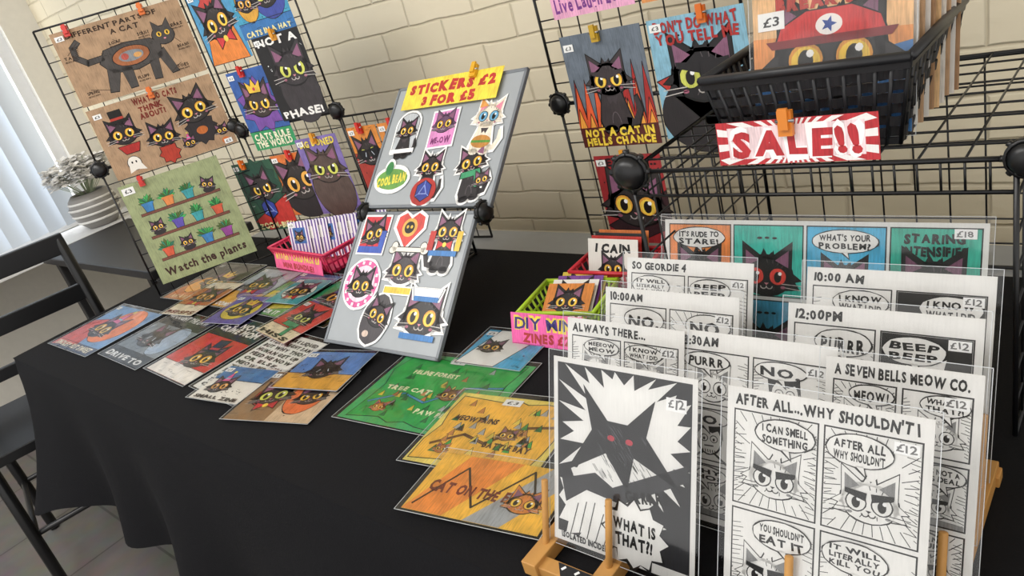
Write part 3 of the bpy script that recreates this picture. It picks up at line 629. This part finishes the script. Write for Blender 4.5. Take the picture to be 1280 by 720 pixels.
# ---------------------------------------------------------------- sticker boards
BW=.305; BW2=.335; Bo=Vector((-1.175,.622,T+.004)); Bu=Vector((1,.03,0)).normalized()
pl=mat('#a9aeb2',.3,'plastic'); pe=mat('#7d8288',.3,'plastic')
def board(name,o,v,hh,W):
    v=Vector(v).normalized(); b=MB()
    b.box((0,0,-.004),(W,hh,0),pl)
    for (x0,y0,x1,y1) in ((0,0,W,.006),(0,hh-.006,W,hh),(0,0,.006,hh),(W-.006,0,W,hh)): b.box((x0,y0,-.006),(x1,y1,.002),pe)
    return b.build(name,frame(o,Bu,v),bevel=.0008)
v1=Vector((0,.205,.195)).normalized(); v2=Vector((0,.215,.20)).normalized()
H1=.262; H2=.262
B1=board('sticker_display_board',Bo,v1,H1,BW)
Bt=Bo+v1*(H1+.008)-Bu*.010
B2=board('sticker_display_board',Bt,v2,H2,BW2)
b=MB()
for c in (Bo+v1*(H1+.004),Bo+v1*(H1+.004)+Bu*(BW+.004),): hub(b,c-Vector((0,0,.006)),(1,0,0))
top=Bt+v2*(H2-.01)
for q in (.015,.07):
    b.rod(top+Bu*q-Vector((0,-.006,.008)),(top.x+q,top.y+.0,T+.001),.003,wk)
    m_=Bt+Bu*q-Vector((0,-.004,.008)); b.rod(m_,(m_.x,m_.y+.02,T+.001),.003,wk)
    b.rod((m_.x,m_.y+.02,T+.004),(top.x+q,top.y+.0,T+.004),.003,wk)
b.rod((top.x+.015,top.y,T+.004),(top.x+.07,top.y,T+.004),.003,wk)
b.build('display_board_stand')
def sticker(bd,base,v,x,y,kind,k=5.6,rot=0,S=1.0):
    a=Art.__new__(Art); a.w=10;a.h=10;a.b=MB();a.g=.3
    wv='#fbfaf8'
    if kind=='cat': a.cat(0,1.2,k,0,line=wv,lw=.35,body=1,prop='scarf'); a.cat(2.3,-2.2,2.6,9,fill='#4a4044')
    elif kind=='ginger':
        a.cat(0,1.2,k,0,line=wv,lw=.35,body=1,fill='#f0e4d0',inner='#e58aa0',eye='#6ab0d8'); a.poly([(-2.4,2.6),(-2.3,4.2),(-.6,2.9)],'#e8a04a',9); a.ell(0,-3.2,2,1.1,'#c98a3a',9); a.rect(-2,-3.4,2,-3,'#5a9a3a',10)
    elif kind=='grave':
        P=[(-2.4,-3),(2.4,-3),(2.4,1.6)]+[(2.4*math.cos(t*math.pi/8),1.6+2*math.sin(t*math.pi/8)) for t in range(1,8)]+[(-2.4,1.6)]
        a.sil([('p',P)],.35,wv,0); a.sil([('p',P)],.08,'#1a1a1a',.5); a.poly(P,'#bcc0c4',1); a.cat(0,.6,3.6,3,body=1); a.rect(-2.7,-3.3,2.7,-2.6,wv,12)
    elif kind=='rect':
        a.rect(-2.7,-3.1,2.7,3.1,wv,0); a.rect(-2.4,-2.8,2.4,2.8,'#e08cc8',1); a.cat(0,.8,3.6,3,body=0,fill='#6a4a6a'); a.text('ME-OW',0,-2.3,1,'#7a2a6a',4,fit=3.8,center=True,bold=.05)
    elif kind=='rectred':
        a.rect(-3,-3.1,3,3.1,wv,0); a.rect(-2.7,-2.8,2.7,2.8,'#d22a38',1); a.star(0,0,2.6,1.2,9,'#8a1a3a',2); a.cat(0,.2,4.2,3,tilt=.2); a.rect(-2.7,-2.8,2.7,-1.8,'#3a5ab8',11); a.rect(1.6,-1.8,2.7,.6,'#3a5ab8',11)
    elif kind=='d20':
        a.cat(0,1,k,0,line=wv,lw=.4,body=1,fill='#2a2326'); a.ell(0,-3,2.6,2.2,'#b3261e',9); d20(a,0,-2.9,1.7)
    elif kind=='donut':
        P=[(0,-2.6),(-2.8,.4),(-2.6,2),(-1.2,2.6),(0,1.7),(1.2,2.6),(2.6,2),(2.8,.4)]
        a.sil([('p',P)],.4,wv,0); a.poly(P,'#d8443c',1); a.ell(0,.4,1.5,1.4,'#e8b04a',2); a.ell(0,.4,1.0,.9,'#241f22',3); a.ell(-.4,.5,.25,.25,'#f2c230',4); a.ell(.4,.5,.25,.25,'#f2c230',4)
    elif kind=='circle':
        a.ell(0,0,3.7,3.7,wv,0,32); a.ell(0,0,3.35,3.35,'#e0559a',1,32); a.ell(0,0,2.6,2.6,'#f2d6e4',2,28); a.cat(0,-.2,4.2,3)
        for i in range(14):
            t=i/14*6.283; a.rect(3*math.cos(t)-.22,3*math.sin(t)-.22,3*math.cos(t)+.22,3*math.sin(t)+.22,'#ffffff',3)
    elif kind=='bone':
        a.cat(0,0,k,0,line=wv,lw=.45,fill='#4a4348')
        for c,m,l in (('#1a1a1a',.12,9),('#efe9dc',0,10)):
            for sg in (-1,1): a.ell(sg*3.2,2.8,.7+m,.5+m,c,l); a.ell(sg*2.9,3.4,.6+m,.6+m,c,l)
            a.line([(-3,2.9),(3,2.9)],.6+2*m,c,l)
        a.line([(-2.4,-3),(2.4,-3)],1.3,wv,7); a.line([(-2.4,-3),(2.4,-3)],.9,'#e8c832',8)
    elif kind=='oval':
        a.ell(0,0,3.1,4.1,wv,0,28,-.3); a.ell(0,0,2.75,3.75,'#4a4548',1,28,-.3); a.cat(.3,.6,4.2,3,fill='#2a2528',tilt=-.3); a.ell(-1.2,-2.2,.7,.5,'#d8c0b0',4,10)
    elif kind=='sailor':
        a.cat(0,-.4,k,0,line=wv,lw=.5); P=[(-2.2,1.8),(2.2,1.8),(2.8,3.4),(-2.8,3.4)]; a.sil([('p',P)],.3,wv,8); a.sil([('p',P)],.08,'#1a1a1a',9); a.poly(P,'#f4f4f8',10); a.rect(-2.3,1.6,2.3,2.3,'#2f7ac0',11); a.line([(-3,-3.2),(3,-3.2)],.8,'#2f7ac0',9)
    elif kind=='sign':
        a.ell(0,.2,3.5,2.1,wv,0,24); a.ell(-1,2,1,1.2,wv,0); a.ell(0,.2,3,1.5,'#6aa04a',1,24); a.text('COOL BEAN',0,-.4,1.2,'#f6e040',3,fit=5.4,center=True,rot=.15,bold=.06)
        a.ell(-1,1.8,.7,1,'#3a8a4a',3)
    elif kind=='sauce':
        a.cat(0,1,k,0,line=wv,lw=.4,body=-1,prop='bow'); a.rect(-3.4,-2,-2.2,1,'#c22a22',11); a.rect(2.2,-2,3.2,1,'#e8c02a',11); a.rect(-2.8,-2.8,2.8,-2,'#2f7ac0',12)
    n=Bu.cross(v).normalized(); c=base+Bu*x+v*y+n*.0022
    cr,sr=math.cos(rot),math.sin(rot)
    Mw=frame(c,Bu*cr+v*sr,v*cr-Bu*sr)@Matrix.Diagonal((S,S,1,1))
    o=a.b.build('cat_sticker',Mw); o.parent=bd; o.matrix_parent_inverse=(frame(base,Bu,v)).inverted()
for (x,y,kd,k,ro,S) in ((.062,.155,'grave',5,.02,1.25),(.162,.158,'rect',5,.05,1.3),(.270,.160,'ginger',5,-.05,1.15),(.062,.056,'sign',5,0,1.45),(.160,.068,'d20',4.4,0,1.25),(.266,.070,'cat',4.8,.2,1.2)):
    sticker(B2,Bt,v2,x,y,kd,k,ro,S)
for (x,y,kd,k,ro,S) in ((.052,.215,'rectred',5,0,1.3),(.145,.225,'donut',5,0,1.3),(.245,.212,'sauce',4.8,0,1.2),(.058,.118,'circle',5,0,1.38),(.160,.150,'bone',5.4,0,1.3),(.125,.055,'oval',5,0,1.28),(.240,.075,'sailor',6.8,0,1.3)):
    sticker(B1,Bo,v1,x,y,kd,k,ro,S)
a=Art(25,6.4,'#f8da30',.5); a.text('STICKERS £2',12.5,3.3,2.0,'#c2241c',2,fit=22.5,center=True,bold=.08); a.text('3 FOR £5',12.5,.6,1.8,'#c2241c',2,fit=14,center=True,bold=.08); a.peg(18,'#e8b02c')
nb=Bu.cross(v2).normalized(); a.done('sticker_price_sign',Bt+Bu*.030+v2*.205+nb*.008,Bu,v2)

# ---------------------------------------------------------------- baskets
def basket(name,x,y,z,w,d,hh,c,rot=0,flare=.012,step=.012,woven=False):
    b=MB(); m=mat(c,.4,'plastic')
    def ringpt(zz,off=0):
        f=flare*zz/hh; return w/2+f+off,d/2+f+off
    b.box((-w/2,-d/2,0),(w/2,d/2,.003),m)
    th=.0022
    def side(z0,z1,off=0):
        for (ax,sg) in ((0,-1),(0,1),(1,-1),(1,1)):
            pts=[]
            for zz in (z0,z1):
                W,D=ringpt(zz,off)
                if ax==0: pts+= [(-W,sg*D,zz),(W,sg*D,zz)]
                else: pts+= [(sg*W,-D,zz),(sg*W,D,zz)]
            A,B,C_,D_=[Vector(q) for q in (pts[0],pts[1],pts[3],pts[2])]
            n=(B-A).cross(D_-A).normalized()*th/2
            vs=[A-n,B-n,C_-n,D_-n,A+n,B+n,C_+n,D_+n]
            b.add(vs,[(0,3,2,1),(4,5,6,7),(0,1,5,4),(1,2,6,5),(2,3,7,6),(3,0,4,7)],m)
    if not woven:
        side(0,hh*.14); side(hh*.86,hh,.001); side(hh*.46,hh*.54)
    else:
        side(0,hh*.08); side(hh*.88,hh,.002)
        nb_=6
        for i in range(nb_):
            z0=hh*(.10+.8*i/nb_); z1=z0+hh*.11
            for (ax,sg) in ((0,-1),(0,1),(1,-1),(1,1)):
                Lh=(w if ax==0 else d)/2; n=int(2*Lh/step)*4
                vs=[];fs=[]
                for k in range(n+1):
                    t=-1+2*k/n; wob=.0030*math.sin(k/4*math.pi+i*math.pi)
                    for zz in (z0,z1):
                        f=flare*zz/hh
                        for o_ in (-.0008,.0008):
                            if ax==0: vs.append((t*(Lh+f),sg*(d/2+f+wob+o_),zz))
                            else: vs.append((sg*(w/2+f+wob+o_),t*(Lh+f),zz))
                for k in range(n):
                    q=4*k; fs+= [(q,q+4,q+6,q+2),(q+1,q+3,q+7,q+5),(q+2,q+6,q+7,q+3),(q,q+1,q+5,q+4)]
                b.add(vs,fs,m)
    for (ax,sg) in ((0,-1),(0,1),(1,-1),(1,1)):
        L=(w if ax==0 else d); n=int(L/step)
        for i in range(n+1):
            t=-1+2*i/n
            a0=(t*w/2,sg*d/2,0) if ax==0 else (sg*w/2,t*d/2,0)
            a1=(t*(w/2+flare),sg*(d/2+flare),hh) if ax==0 else (sg*(w/2+flare),t*(d/2+flare),hh)
            b.rod(a0,a1,.0022,m,5)
    W,D=w/2+flare+.001,d/2+flare+.001
    for A,B in (((-W,-D),(W,-D)),((W,-D),(W,D)),((W,D),(-W,D)),((-W,D),(-W,-D))): b.rod((*A,hh),(*B,hh),.0035 if not woven else .005,m,8)
    return b.build(name,Matrix.Translation((x,y,z))@Matrix.Rotation(math.radians(rot),4,'Z'))
basket('pink_basket',-1.58,.935,T+.001,.24,.12,.055,'#e0355f',-4)
basket('green_basket',-.725,.815,T+.001,.11,.085,.036,'#b4d830',10)
basket('red_basket',-.70,.93,T+.001,.11,.07,.045,'#d02a3a',4)
basket('black_woven_basket',-.283,.835,T+ST+.003,.168,.185,.086,'#242427',0,flare=.016,step=.012,woven=True)
a=Art(23,5.0,'#f2588f',.5); a.text('MYSTERY CARD PACK £3',11.5,2.7,1.5,'#e8d23a',2,fit=21,center=True,bold=.07); a.text('MINI BUNDLE!',11.5,.6,1.3,'#b32a2a',2,fit=15,center=True,bold=.07)
a.done('pink_price_sign',(-1.71,.866,T+.002),(1,-.07,0),(0,.25,1))
a=Art(13.5,5.2,'#f25aa8',.5); a.text('DIY MINI',6.7,2.7,1.8,'#f0d43a',2,fit=12,center=True,bold=.12); a.text('DIY MINI',6.7,2.75,1.8,'#3a2a7a',3,fit=11.8,center=True,bold=.02); a.text('ZINES £2',6.7,.6,1.4,'#b32a2a',2,fit=9,center=True,bold=.06)
a.done('pink_price_sign',(-.775,.712,T+.002),(1,.06,0),(0,.35,1))
a=Art(15.8,4.5,'#c2242e',.45)
def ed(t):
    c_,s_=math.cos(t),math.sin(t); k=min(7.8/max(.001,abs(c_)),2.2/max(.001,abs(s_))); return (7.9+c_*k,2.25+s_*k)
for i in range(30):
    t=i/30*6.283
    a.poly([(7.9,2.25),ed(t),ed(t+.10)],'#f6f2f0',1)
a.rect(1.2,.6,14.6,3.9,'#f4d8dc',2); a.text('SALE!!',7.9,.95,2.55,'#ffffff',3,fit=13,center=True,bold=.14); a.text('SALE!!',7.9,.98,2.5,'#c2242e',4,fit=12.6,center=True,bold=.06); a.peg(7.5,'#e88a2f')
a.done('sale_sign',(-.362,.696,T+.295),(1,0,0),(0,.06,1))
for i in range(9):
    x=-1.66+.028*i; a=Art(7.5,9.5,'#efe9f2',.4)
    for k in range(6): a.rect(.5+1.2*k,0,1.0+1.2*k,9.5,'#6a4aa0',1)
    if i%3==0: a.rect(1.5,4,6,8,'#3a6ab0',2); a.cat(3.7,5.6,3,3)
    else: a.rect(2,5,5.5,8,'#f2f0ec',2); a.text('£3',2.4,5.6,1.4,'#3a3a6a',3)
    a.tag(.3,8)
    a.done('card_packet',(x,.895+.009*i,T+.014),(1,.15,0),(.15,.28,1))
for i in range(4):
    c=['#d8822a','#e8e4dc','#7a3f94','#d8c03a'][i]
    a=Art(8.5,7,c,.4); a.cat(4.2,3.6,5,3); a.text('MINI ZINE',4.2,.4,.8,'#ffffff',13,fit=7,center=True); a.done('mini_zine',(-.765,.775+.014*i,T+.009),(1,.17,0),(0,.9,.55))
for i in range(4):
    a=Art(10,8,['#e8e4dc','#c22a22','#2a2a2a','#d8742c'][i],.4); a.text('I CAIN',5,5.8,1.4,'#1a1a1a' if i==0 else '#f4f0ea',3,fit=7,center=True,bold=.06); a.cat(5,3,4.5,3); a.done('mini_zine',(-.75,.905+.012*i,T+.009),(1,0,0),(0,.35,1))
zb=T+ST+.008
for i in range(10):
    a=Art(15.4,14.6,['#f2c48a','#e8e2d8','#c9a078','#efe9e0','#b58a62'][i%5],.4)
    if i==0:
        a.rect(0,0,15.4,9.6,'#3f84c5',1); a.poly([(0,6),(15.4,8.5),(15.4,9.8),(0,10.5)],'#f0a050',1.5)
        a.text('BREAK STUFF',8.6,12.9,1.2,'#c23a2c',16,fit=12,center=True,bold=.08)
        a.cat(7.8,8.0,10.5,3); P=[(2.4,9.5),(13.2,9.5),(12.6,11.2),(10,12.5),(5.6,12.5),(3,11.2)]; a.sil([('p',P)],.15,'#1a1214',12); a.poly(P,'#d23030',13); a.poly([(2.0,9.2),(13.6,9.2),(14.2,10),(1.4,10)],'#8a1a20',14); a.ell(7.8,11,1.3,1.0,'#f4f0ea',14); a.star(7.8,11,.8,.35,5,'#2a4a9a',15)
        a.tag(.6,11.2,w=2.8,h=1.8)
    a.done('cat_art_print',(-.346+.0015*i,.756+.0145*i,zb+.002*(1+math.sin(i*2))),(1,0,0),(0,.25,1),.4 if i==0 else 0)

# ---------------------------------------------------------------- comics
BK='#161616'; WH='#f3f2ef'
def bubble(a,x,y,rx,ry,l,txt):
    a.ell(x,y,rx+.1,ry+.1,BK,l,26); a.ell(x,y,rx,ry,WH,l+2,26); a.poly([(x-.35,y-ry-.05),(x+.45,y-ry-.05),(x+.6,y-ry-.8)],BK,l+1); a.poly([(x-.25,y-ry+.1),(x+.35,y-ry+.1),(x+.5,y-ry-.6)],WH,l+2)
    n=len(txt)
    for i,t in enumerate(txt): a.text(t,x,y+(n/2-i-1)*ry*1.5/n+.1,ry*1.05/n,BK,l+3,fit=rx*1.55,center=True,bold=.04)
WORDS=[['MEOW!'],['WHAT IS','THAT?!'],['HUMAN','GET UP'],['FEED ME'],['WHY','THO?'],['PURRR'],['NO.'],['BEEP','BEEP'],['IT WILL','LITERALLY','KILL YOU'],['SHOULDN\'T','I?'],['AFTER ALL','WHY NOT'],['HELLO'],['I KNOW','WHAT I DID'],['IT\'S NOT A','BIG DEAL'],['STOP','DOING','THAT'],['MEEEOW','MEOW']]
def person(a,x,y,k,l):
    a.line([(x-.2*k,y-.44*k),(x-.65*k,y-.75*k),(x-.7*k,y-1.1*k)],.07*k,BK,l+1); a.line([(x+.2*k,y-.44*k),(x+.65*k,y-.75*k),(x+.7*k,y-1.1*k)],.07*k,BK,l+1)
    a.ell(x,y,.43*k,.51*k,BK,l); a.ell(x,y,.38*k,.46*k,WH,l+1); a.poly([(x-.45*k,y),(x-.52*k,y+.5*k),(x-.3*k,y+.62*k),(x-.1*k,y+.78*k),(x+.1*k,y+.62*k),(x+.4*k,y+.66*k),(x+.46*k,y),(x+.3*k,y+.3*k),(x+.1*k,y+.2*k),(x-.25*k,y+.32*k)],BK,l+2)
    for sg in (-1,1):
        a.ell(x+sg*.16*k,y+.02*k,.13*k,.12*k,BK,l+3); a.ell(x+sg*.16*k,y+.02*k,.105*k,.095*k,WH,l+4); a.ell(x+sg*.16*k,y+.0*k,.04*k,.05*k,BK,l+5,8)
    a.line([(x-.14*k,y-.22*k),(x+.14*k,y-.2*k)],.04*k,BK,l+3)
    for i in range(6): a.line([(x-.2*k+i*.08*k,y-.34*k),(x-.18*k+i*.08*k,y-.42*k)],.03*k,BK,l+3)
def panelbox(a,x0,y0,x1,y1,rr,kind=None,words=None):
    a.rect(x0,y0,x1,y1,BK,1); a.rect(x0+.12,y0+.12,x1-.12,y1-.12,WH,2)
    w=x1-x0;hh=y1-y0; kind=kind or rr.choice(['cat','cat','cat','person','dark','catbody','burst'])
    cxx=x0+w*rr.uniform(.44,.56)
    k=min(w*.62,hh*.75); B=dict(fill=WH,line=BK,eye=WH,inner='#8a8a8a',whisk=BK)
    if kind=='dark': a.rect(x0+.14,y0+.14,x1-.14,y1-.14,'#232323',3); a.star(cxx,y0+hh*.40,k*.66,k*.46,12,WH,4,.1); a.cat(cxx,y0+hh*.36,k*.7,5,fill=BK,eye='#f4f4f4',inner='#555555',whisk='#888888')
    elif kind=='burst':
        for i in range(34):
            t=i/34*6.283; c_=math.cos(t);s_=math.sin(t); R1=min((w/2-.2)/max(.01,abs(c_)),(hh/2-.2)/max(.01,abs(s_)))
            mx_,my_=(x0+x1)/2,(y0+y1)/2; q=rr.uniform(.62,.85)
            a.line([(mx_+c_*R1*q,my_+s_*R1*q),(mx_+c_*R1,my_+s_*R1)],.06,BK,3)
        a.cat((x0+x1)/2,y0+hh*.34,k*.95,4,lw=.10,mood=1,tilt=rr.uniform(-.12,.12),**B)
    elif kind=='person': person(a,cxx,y0+hh*.42,k*.8,4)
    elif kind=='catbody': a.cat(cxx,y0+hh*.58,k*.52,4,lw=.10,body=1,**B)
    else:
        a.cat(cxx,y0+hh*.34,k*.92,4,lw=.10,mood=rr.random()<.5,tilt=rr.uniform(-.2,.2),**B)
        if rr.random()<.6: a.poly([(x0+.14,y0+.14),(x1-.14,y0+.14),(x1-.14,y0+hh*.10),(x0+.14,y0+hh*.16)],'#3a3a3a' if rr.random()<.5 else '#9a9a9a',9)
    for i in range(16):
        yy=y0+hh*(.08+.05*i); q=w*.14*rr.random(); a.line([(x0+.15,yy),(x0+.15+q,yy+.12)],.05,BK,3.5)
        q=w*.14*rr.random(); a.line([(x1-.15,yy),(x1-.15-q,yy+.12)],.05,BK,3.5)
    bubble(a,x0+w*(.38 if rr.random()<.5 else .62),y1-hh*.19,w*.34,hh*.15,14,words or rr.choice(WORDS))
def comic(w,hh,seed,title,nx=2,ny=2,first=None,kinds=None,words=None,price='£12'):
    rr=random.Random(seed); a=Art(w,hh,WH,.5)
    a.text(title,.7,hh-1.35,.85,BK,3,fit=min(w-1.6,len(title)*.6),bold=.045)
    X0,X1,Y0,Y1=.6,w-.6,.6,hh-1.8; i=0
    for j in range(ny):
        for q in range(nx):
            g=.35; ww=(X1-X0-g*(nx-1))/nx; h2=(Y1-Y0-g*(ny-1))/ny
            x0=X0+q*(ww+g); y1=Y1-j*(h2+g)
            panelbox(a,x0,y1-h2,x0+ww,y1,rr,kinds[i] if kinds else None,words[i] if words else None); i+=1
    a.rect(w-2.5,hh-2.9,w-.8,hh-2.0,'#ffffff',20); a.text(price,w-2.35,hh-2.7,.6,'#777777',21,fit=1.35)
    return a
def lean(a,x,yb,sl=.5,z=.020,tx=0,ln=.42): a.done('comic_page',(x,yb,T+z),(1,tx,0),(0,ln,1),sl)
def grrr():
    a=Art(15.6,18.8,WH,.5); a.rect(.5,.5,15.1,18.3,'#2a2a2e',1)
    rr=random.Random(5)
    def burst(x,y,R,r2,n,c,l):
        pts=[]
        for i in range(2*n):
            q=(R if i%2==0 else r2)*(1+rr.uniform(-.15,.15)); t=math.pi*i/n
            px=min(15.0,max(.6,x+q*math.cos(t))); py=min(18.2,max(.6,y+q*math.sin(t))); pts.append((px,py))
        a.poly(pts,c,l)
    burst(8.2,12.3,8.4,5.2,26,WH,2); burst(6,4.6,6.2,4.3,18,WH,3)
    a.poly([(3.6,16.5),(6.4,13.4),(8.6,13.4),(11.5,16.2),(10.6,12.6),(14,8.5),(9.3,10.4),(8.6,7),(6.2,10.2),(1.5,7.4),(4.6,12.2)],'#2c2c30',4)
    a.poly([(1,6.5),(5,8),(7,7),(14.8,11),(15,9.6),(8,5.6),(4,6),(1.5,4.2)],'#3c3c40',4)
    for i in range(90):
        x=rr.uniform(4.6,11);y=rr.uniform(8.2,13.2); a.line([(x,y),(x+.5,y-.6)],.05,rr.choice(['#56565c','#101012','#6a6a70']),4.5)
    a.ell(6.8,11.8,.4,.28,'#c23a4a',6); a.ell(8.8,11.8,.4,.28,'#c23a4a',6)
    for i in range(12): a.line([(2+i*1.0,.8),(3+i*1.0,3.0+rr.random()*2)],.1,'#2a2a2a',5)
    a.text('GRRRR!!',8.6,6.0,1.1,BK,7,fit=4.6,rot=.2,bold=.05)
    a.star(9.4,3.1,3.7,2.9,12,BK,8,.06); a.star(9.4,3.1,3.45,2.7,12,WH,9,.06); a.text('WHAT IS',9.4,3.3,1.1,BK,11,fit=4.6,center=True,bold=.05); a.text('THAT?!',9.4,1.8,1.1,BK,11,fit=4,center=True,bold=.05)
    a.rect(.5,.5,15.1,1.0,WH,7); a.text('ISOLATED INCIDENT',1,.45,.6,BK,11,fit=6,bold=.05); a.rect(12.6,15.6,14.6,16.8,'#ffffff',11); a.text('£12',12.8,15.9,.8,'#777777',12,fit=1.6); return a
lean(grrr(),-.446,.385)
lean(comic(15.2,18.8,11,"AFTER ALL...WHY SHOULDN'T I",2,2,kinds=['burst','burst','cat','catbody'],words=[['I CAN SMELL','SOMETHING'],['AFTER ALL','WHY SHOULDN\'T'],['YOU SHOULDN\'T','EAT IT'],['IT WILL','LITERALLY','KILL YOU']]),-.263,.385)
lean(comic(14,18.6,21,'ALWAYS THERE...',2,3),-.480,.458); lean(comic(15.0,18.6,22,'8:30AM',2,3),-.350,.462); lean(comic(11.3,18.4,23,'A SEVEN BELLS MEOW CO.',2,3),-.206,.452)
lean(comic(16,18.6,31,'10:00AM',2,2),-.475,.528); lean(comic(16,18.6,32,'12:00PM',2,2,kinds=['person','dark','cat','cat']),-.266,.528)
lean(comic(16,18.4,41,'SO GEORDIE 4',2,2),-.492,.605); lean(comic(16.5,18.4,42,'10:00 AM',2,2,kinds=['person','dark','cat','cat']),-.275,.605)
a=Art(36,18.6,WH,.5); cs=['#f6923a','#32c4b2','#46bce4','#32bca4']
for j in range(2):
    for i in range(4):
        x0=.6+i*8.8; y0=9.5-j*9.0; a.rect(x0,y0,x0+8.5,y0+8.6,BK,1); a.rect(x0+.14,y0+.14,x0+8.36,y0+8.46,cs[(i+j)%4],2)
        if i!=2: a.cat(x0+4.2,y0+2.6,6,4,fill='#17181a',eye='#e23b2c' if i==1 else '#f6cf3a')
        else: a.cat(x0+4.2,y0+2.2,5,4,fill='#17181a')
        t=[["IT'S RUDE TO",'STARE!'],['...'],["WHAT'S YOUR",'PROBLEM?'],['STARING','INTENSIFIES']][i]
        if i in (0,2): bubble(a,x0+4.2,y0+6.9,3.5,1.25,14,t)
        else:
            for q,s_ in enumerate(t): a.text(s_,x0+4.2,y0+7-q*1.3,.9,BK,12,fit=min(6,len(s_)*.8),center=True,bold=.06)
a.rect(33,17.0,35,18.0,'#ffffff',20); a.text('£18',33.2,17.2,.65,'#777777',21,fit=1.5)
a.done('comic_page',(-.492,.712,T+.020),(1,0,0),(0,.36,1),.5)
wd=mat('#cf9852',.5,'wood')
def rack(xa,xb,name,ys):
    b=MB()
    for x in (xa,xb):
        b.box((x-.009,ys[0]-.04,T+.001),(x+.009,ys[-1]+.03,T+.018),wd)
        for yb in ys:
            b.rod((x,yb-.010,T+.014),(x,yb-.010+.42*.062,T+.080),.0036,wd,8)
    for y in (ys[0]-.028,ys[-1]+.02): b.box((xa-.012,y-.008,T+.001),(xb+.012,y+.008,T+.013),wd)
    b.build(name,bevel=.001)
rack(-.452,-.375,'wooden_display_rack',(.385,.458,.528,.605)); rack(-.205,-.112,'wooden_display_rack',(.385,.452,.528,.605))
a=Art(15,5.0,'#1b1b1d',.5); a.text('ORIGINAL',7.5,2.7,1.5,WH,2,fit=13,center=True,bold=.07); a.text('COMICS £12',7.5,.6,1.2,WH,2,fit=12,center=True,bold=.07)
for i in range(10): a.line([(.3+i*1.5,4.4),(.3+i*1.5+.5,4.8)],.2,WH,2)
a.done('originals_sign',(-.398,.326,T+.002),(1,.0,0),(0,.25,1))

# ---------------------------------------------------------------- lights
def area(name,loc,rot,sx,sy,e,c=(1,1,1)):
    l=bpy.data.lights.new(name,'AREA'); l.shape='RECTANGLE'; l.size=sx; l.size_y=sy; l.energy=e; l.color=c
    o=bpy.data.objects.new(name,l); o.location=loc; o.rotation_euler=rot; col.objects.link(o)
area('wall_fill_light',(-.9,-.6,2.66),(math.radians(12),0,0),2.6,1.4,58,(1,.975,.94))
area('wall_fill_light',(-2.3,-.3,2.66),(math.radians(15),0,0),1.6,1.2,34,(1,.98,.95))  # added fill tilted towards the brick wall to brighten it, no real fitting
area('daylight_window',(XL-.4,-.2,1.6),(0,math.radians(-90),0),1.8,3,45,(.92,.96,1))
w=bpy.data.worlds.new('world'); sc.world=w; w.use_nodes=True; w.node_tree.nodes['Background'].inputs[0].default_value=(1,.985,.96,1); w.node_tree.nodes['Background'].inputs[1].default_value=1.3
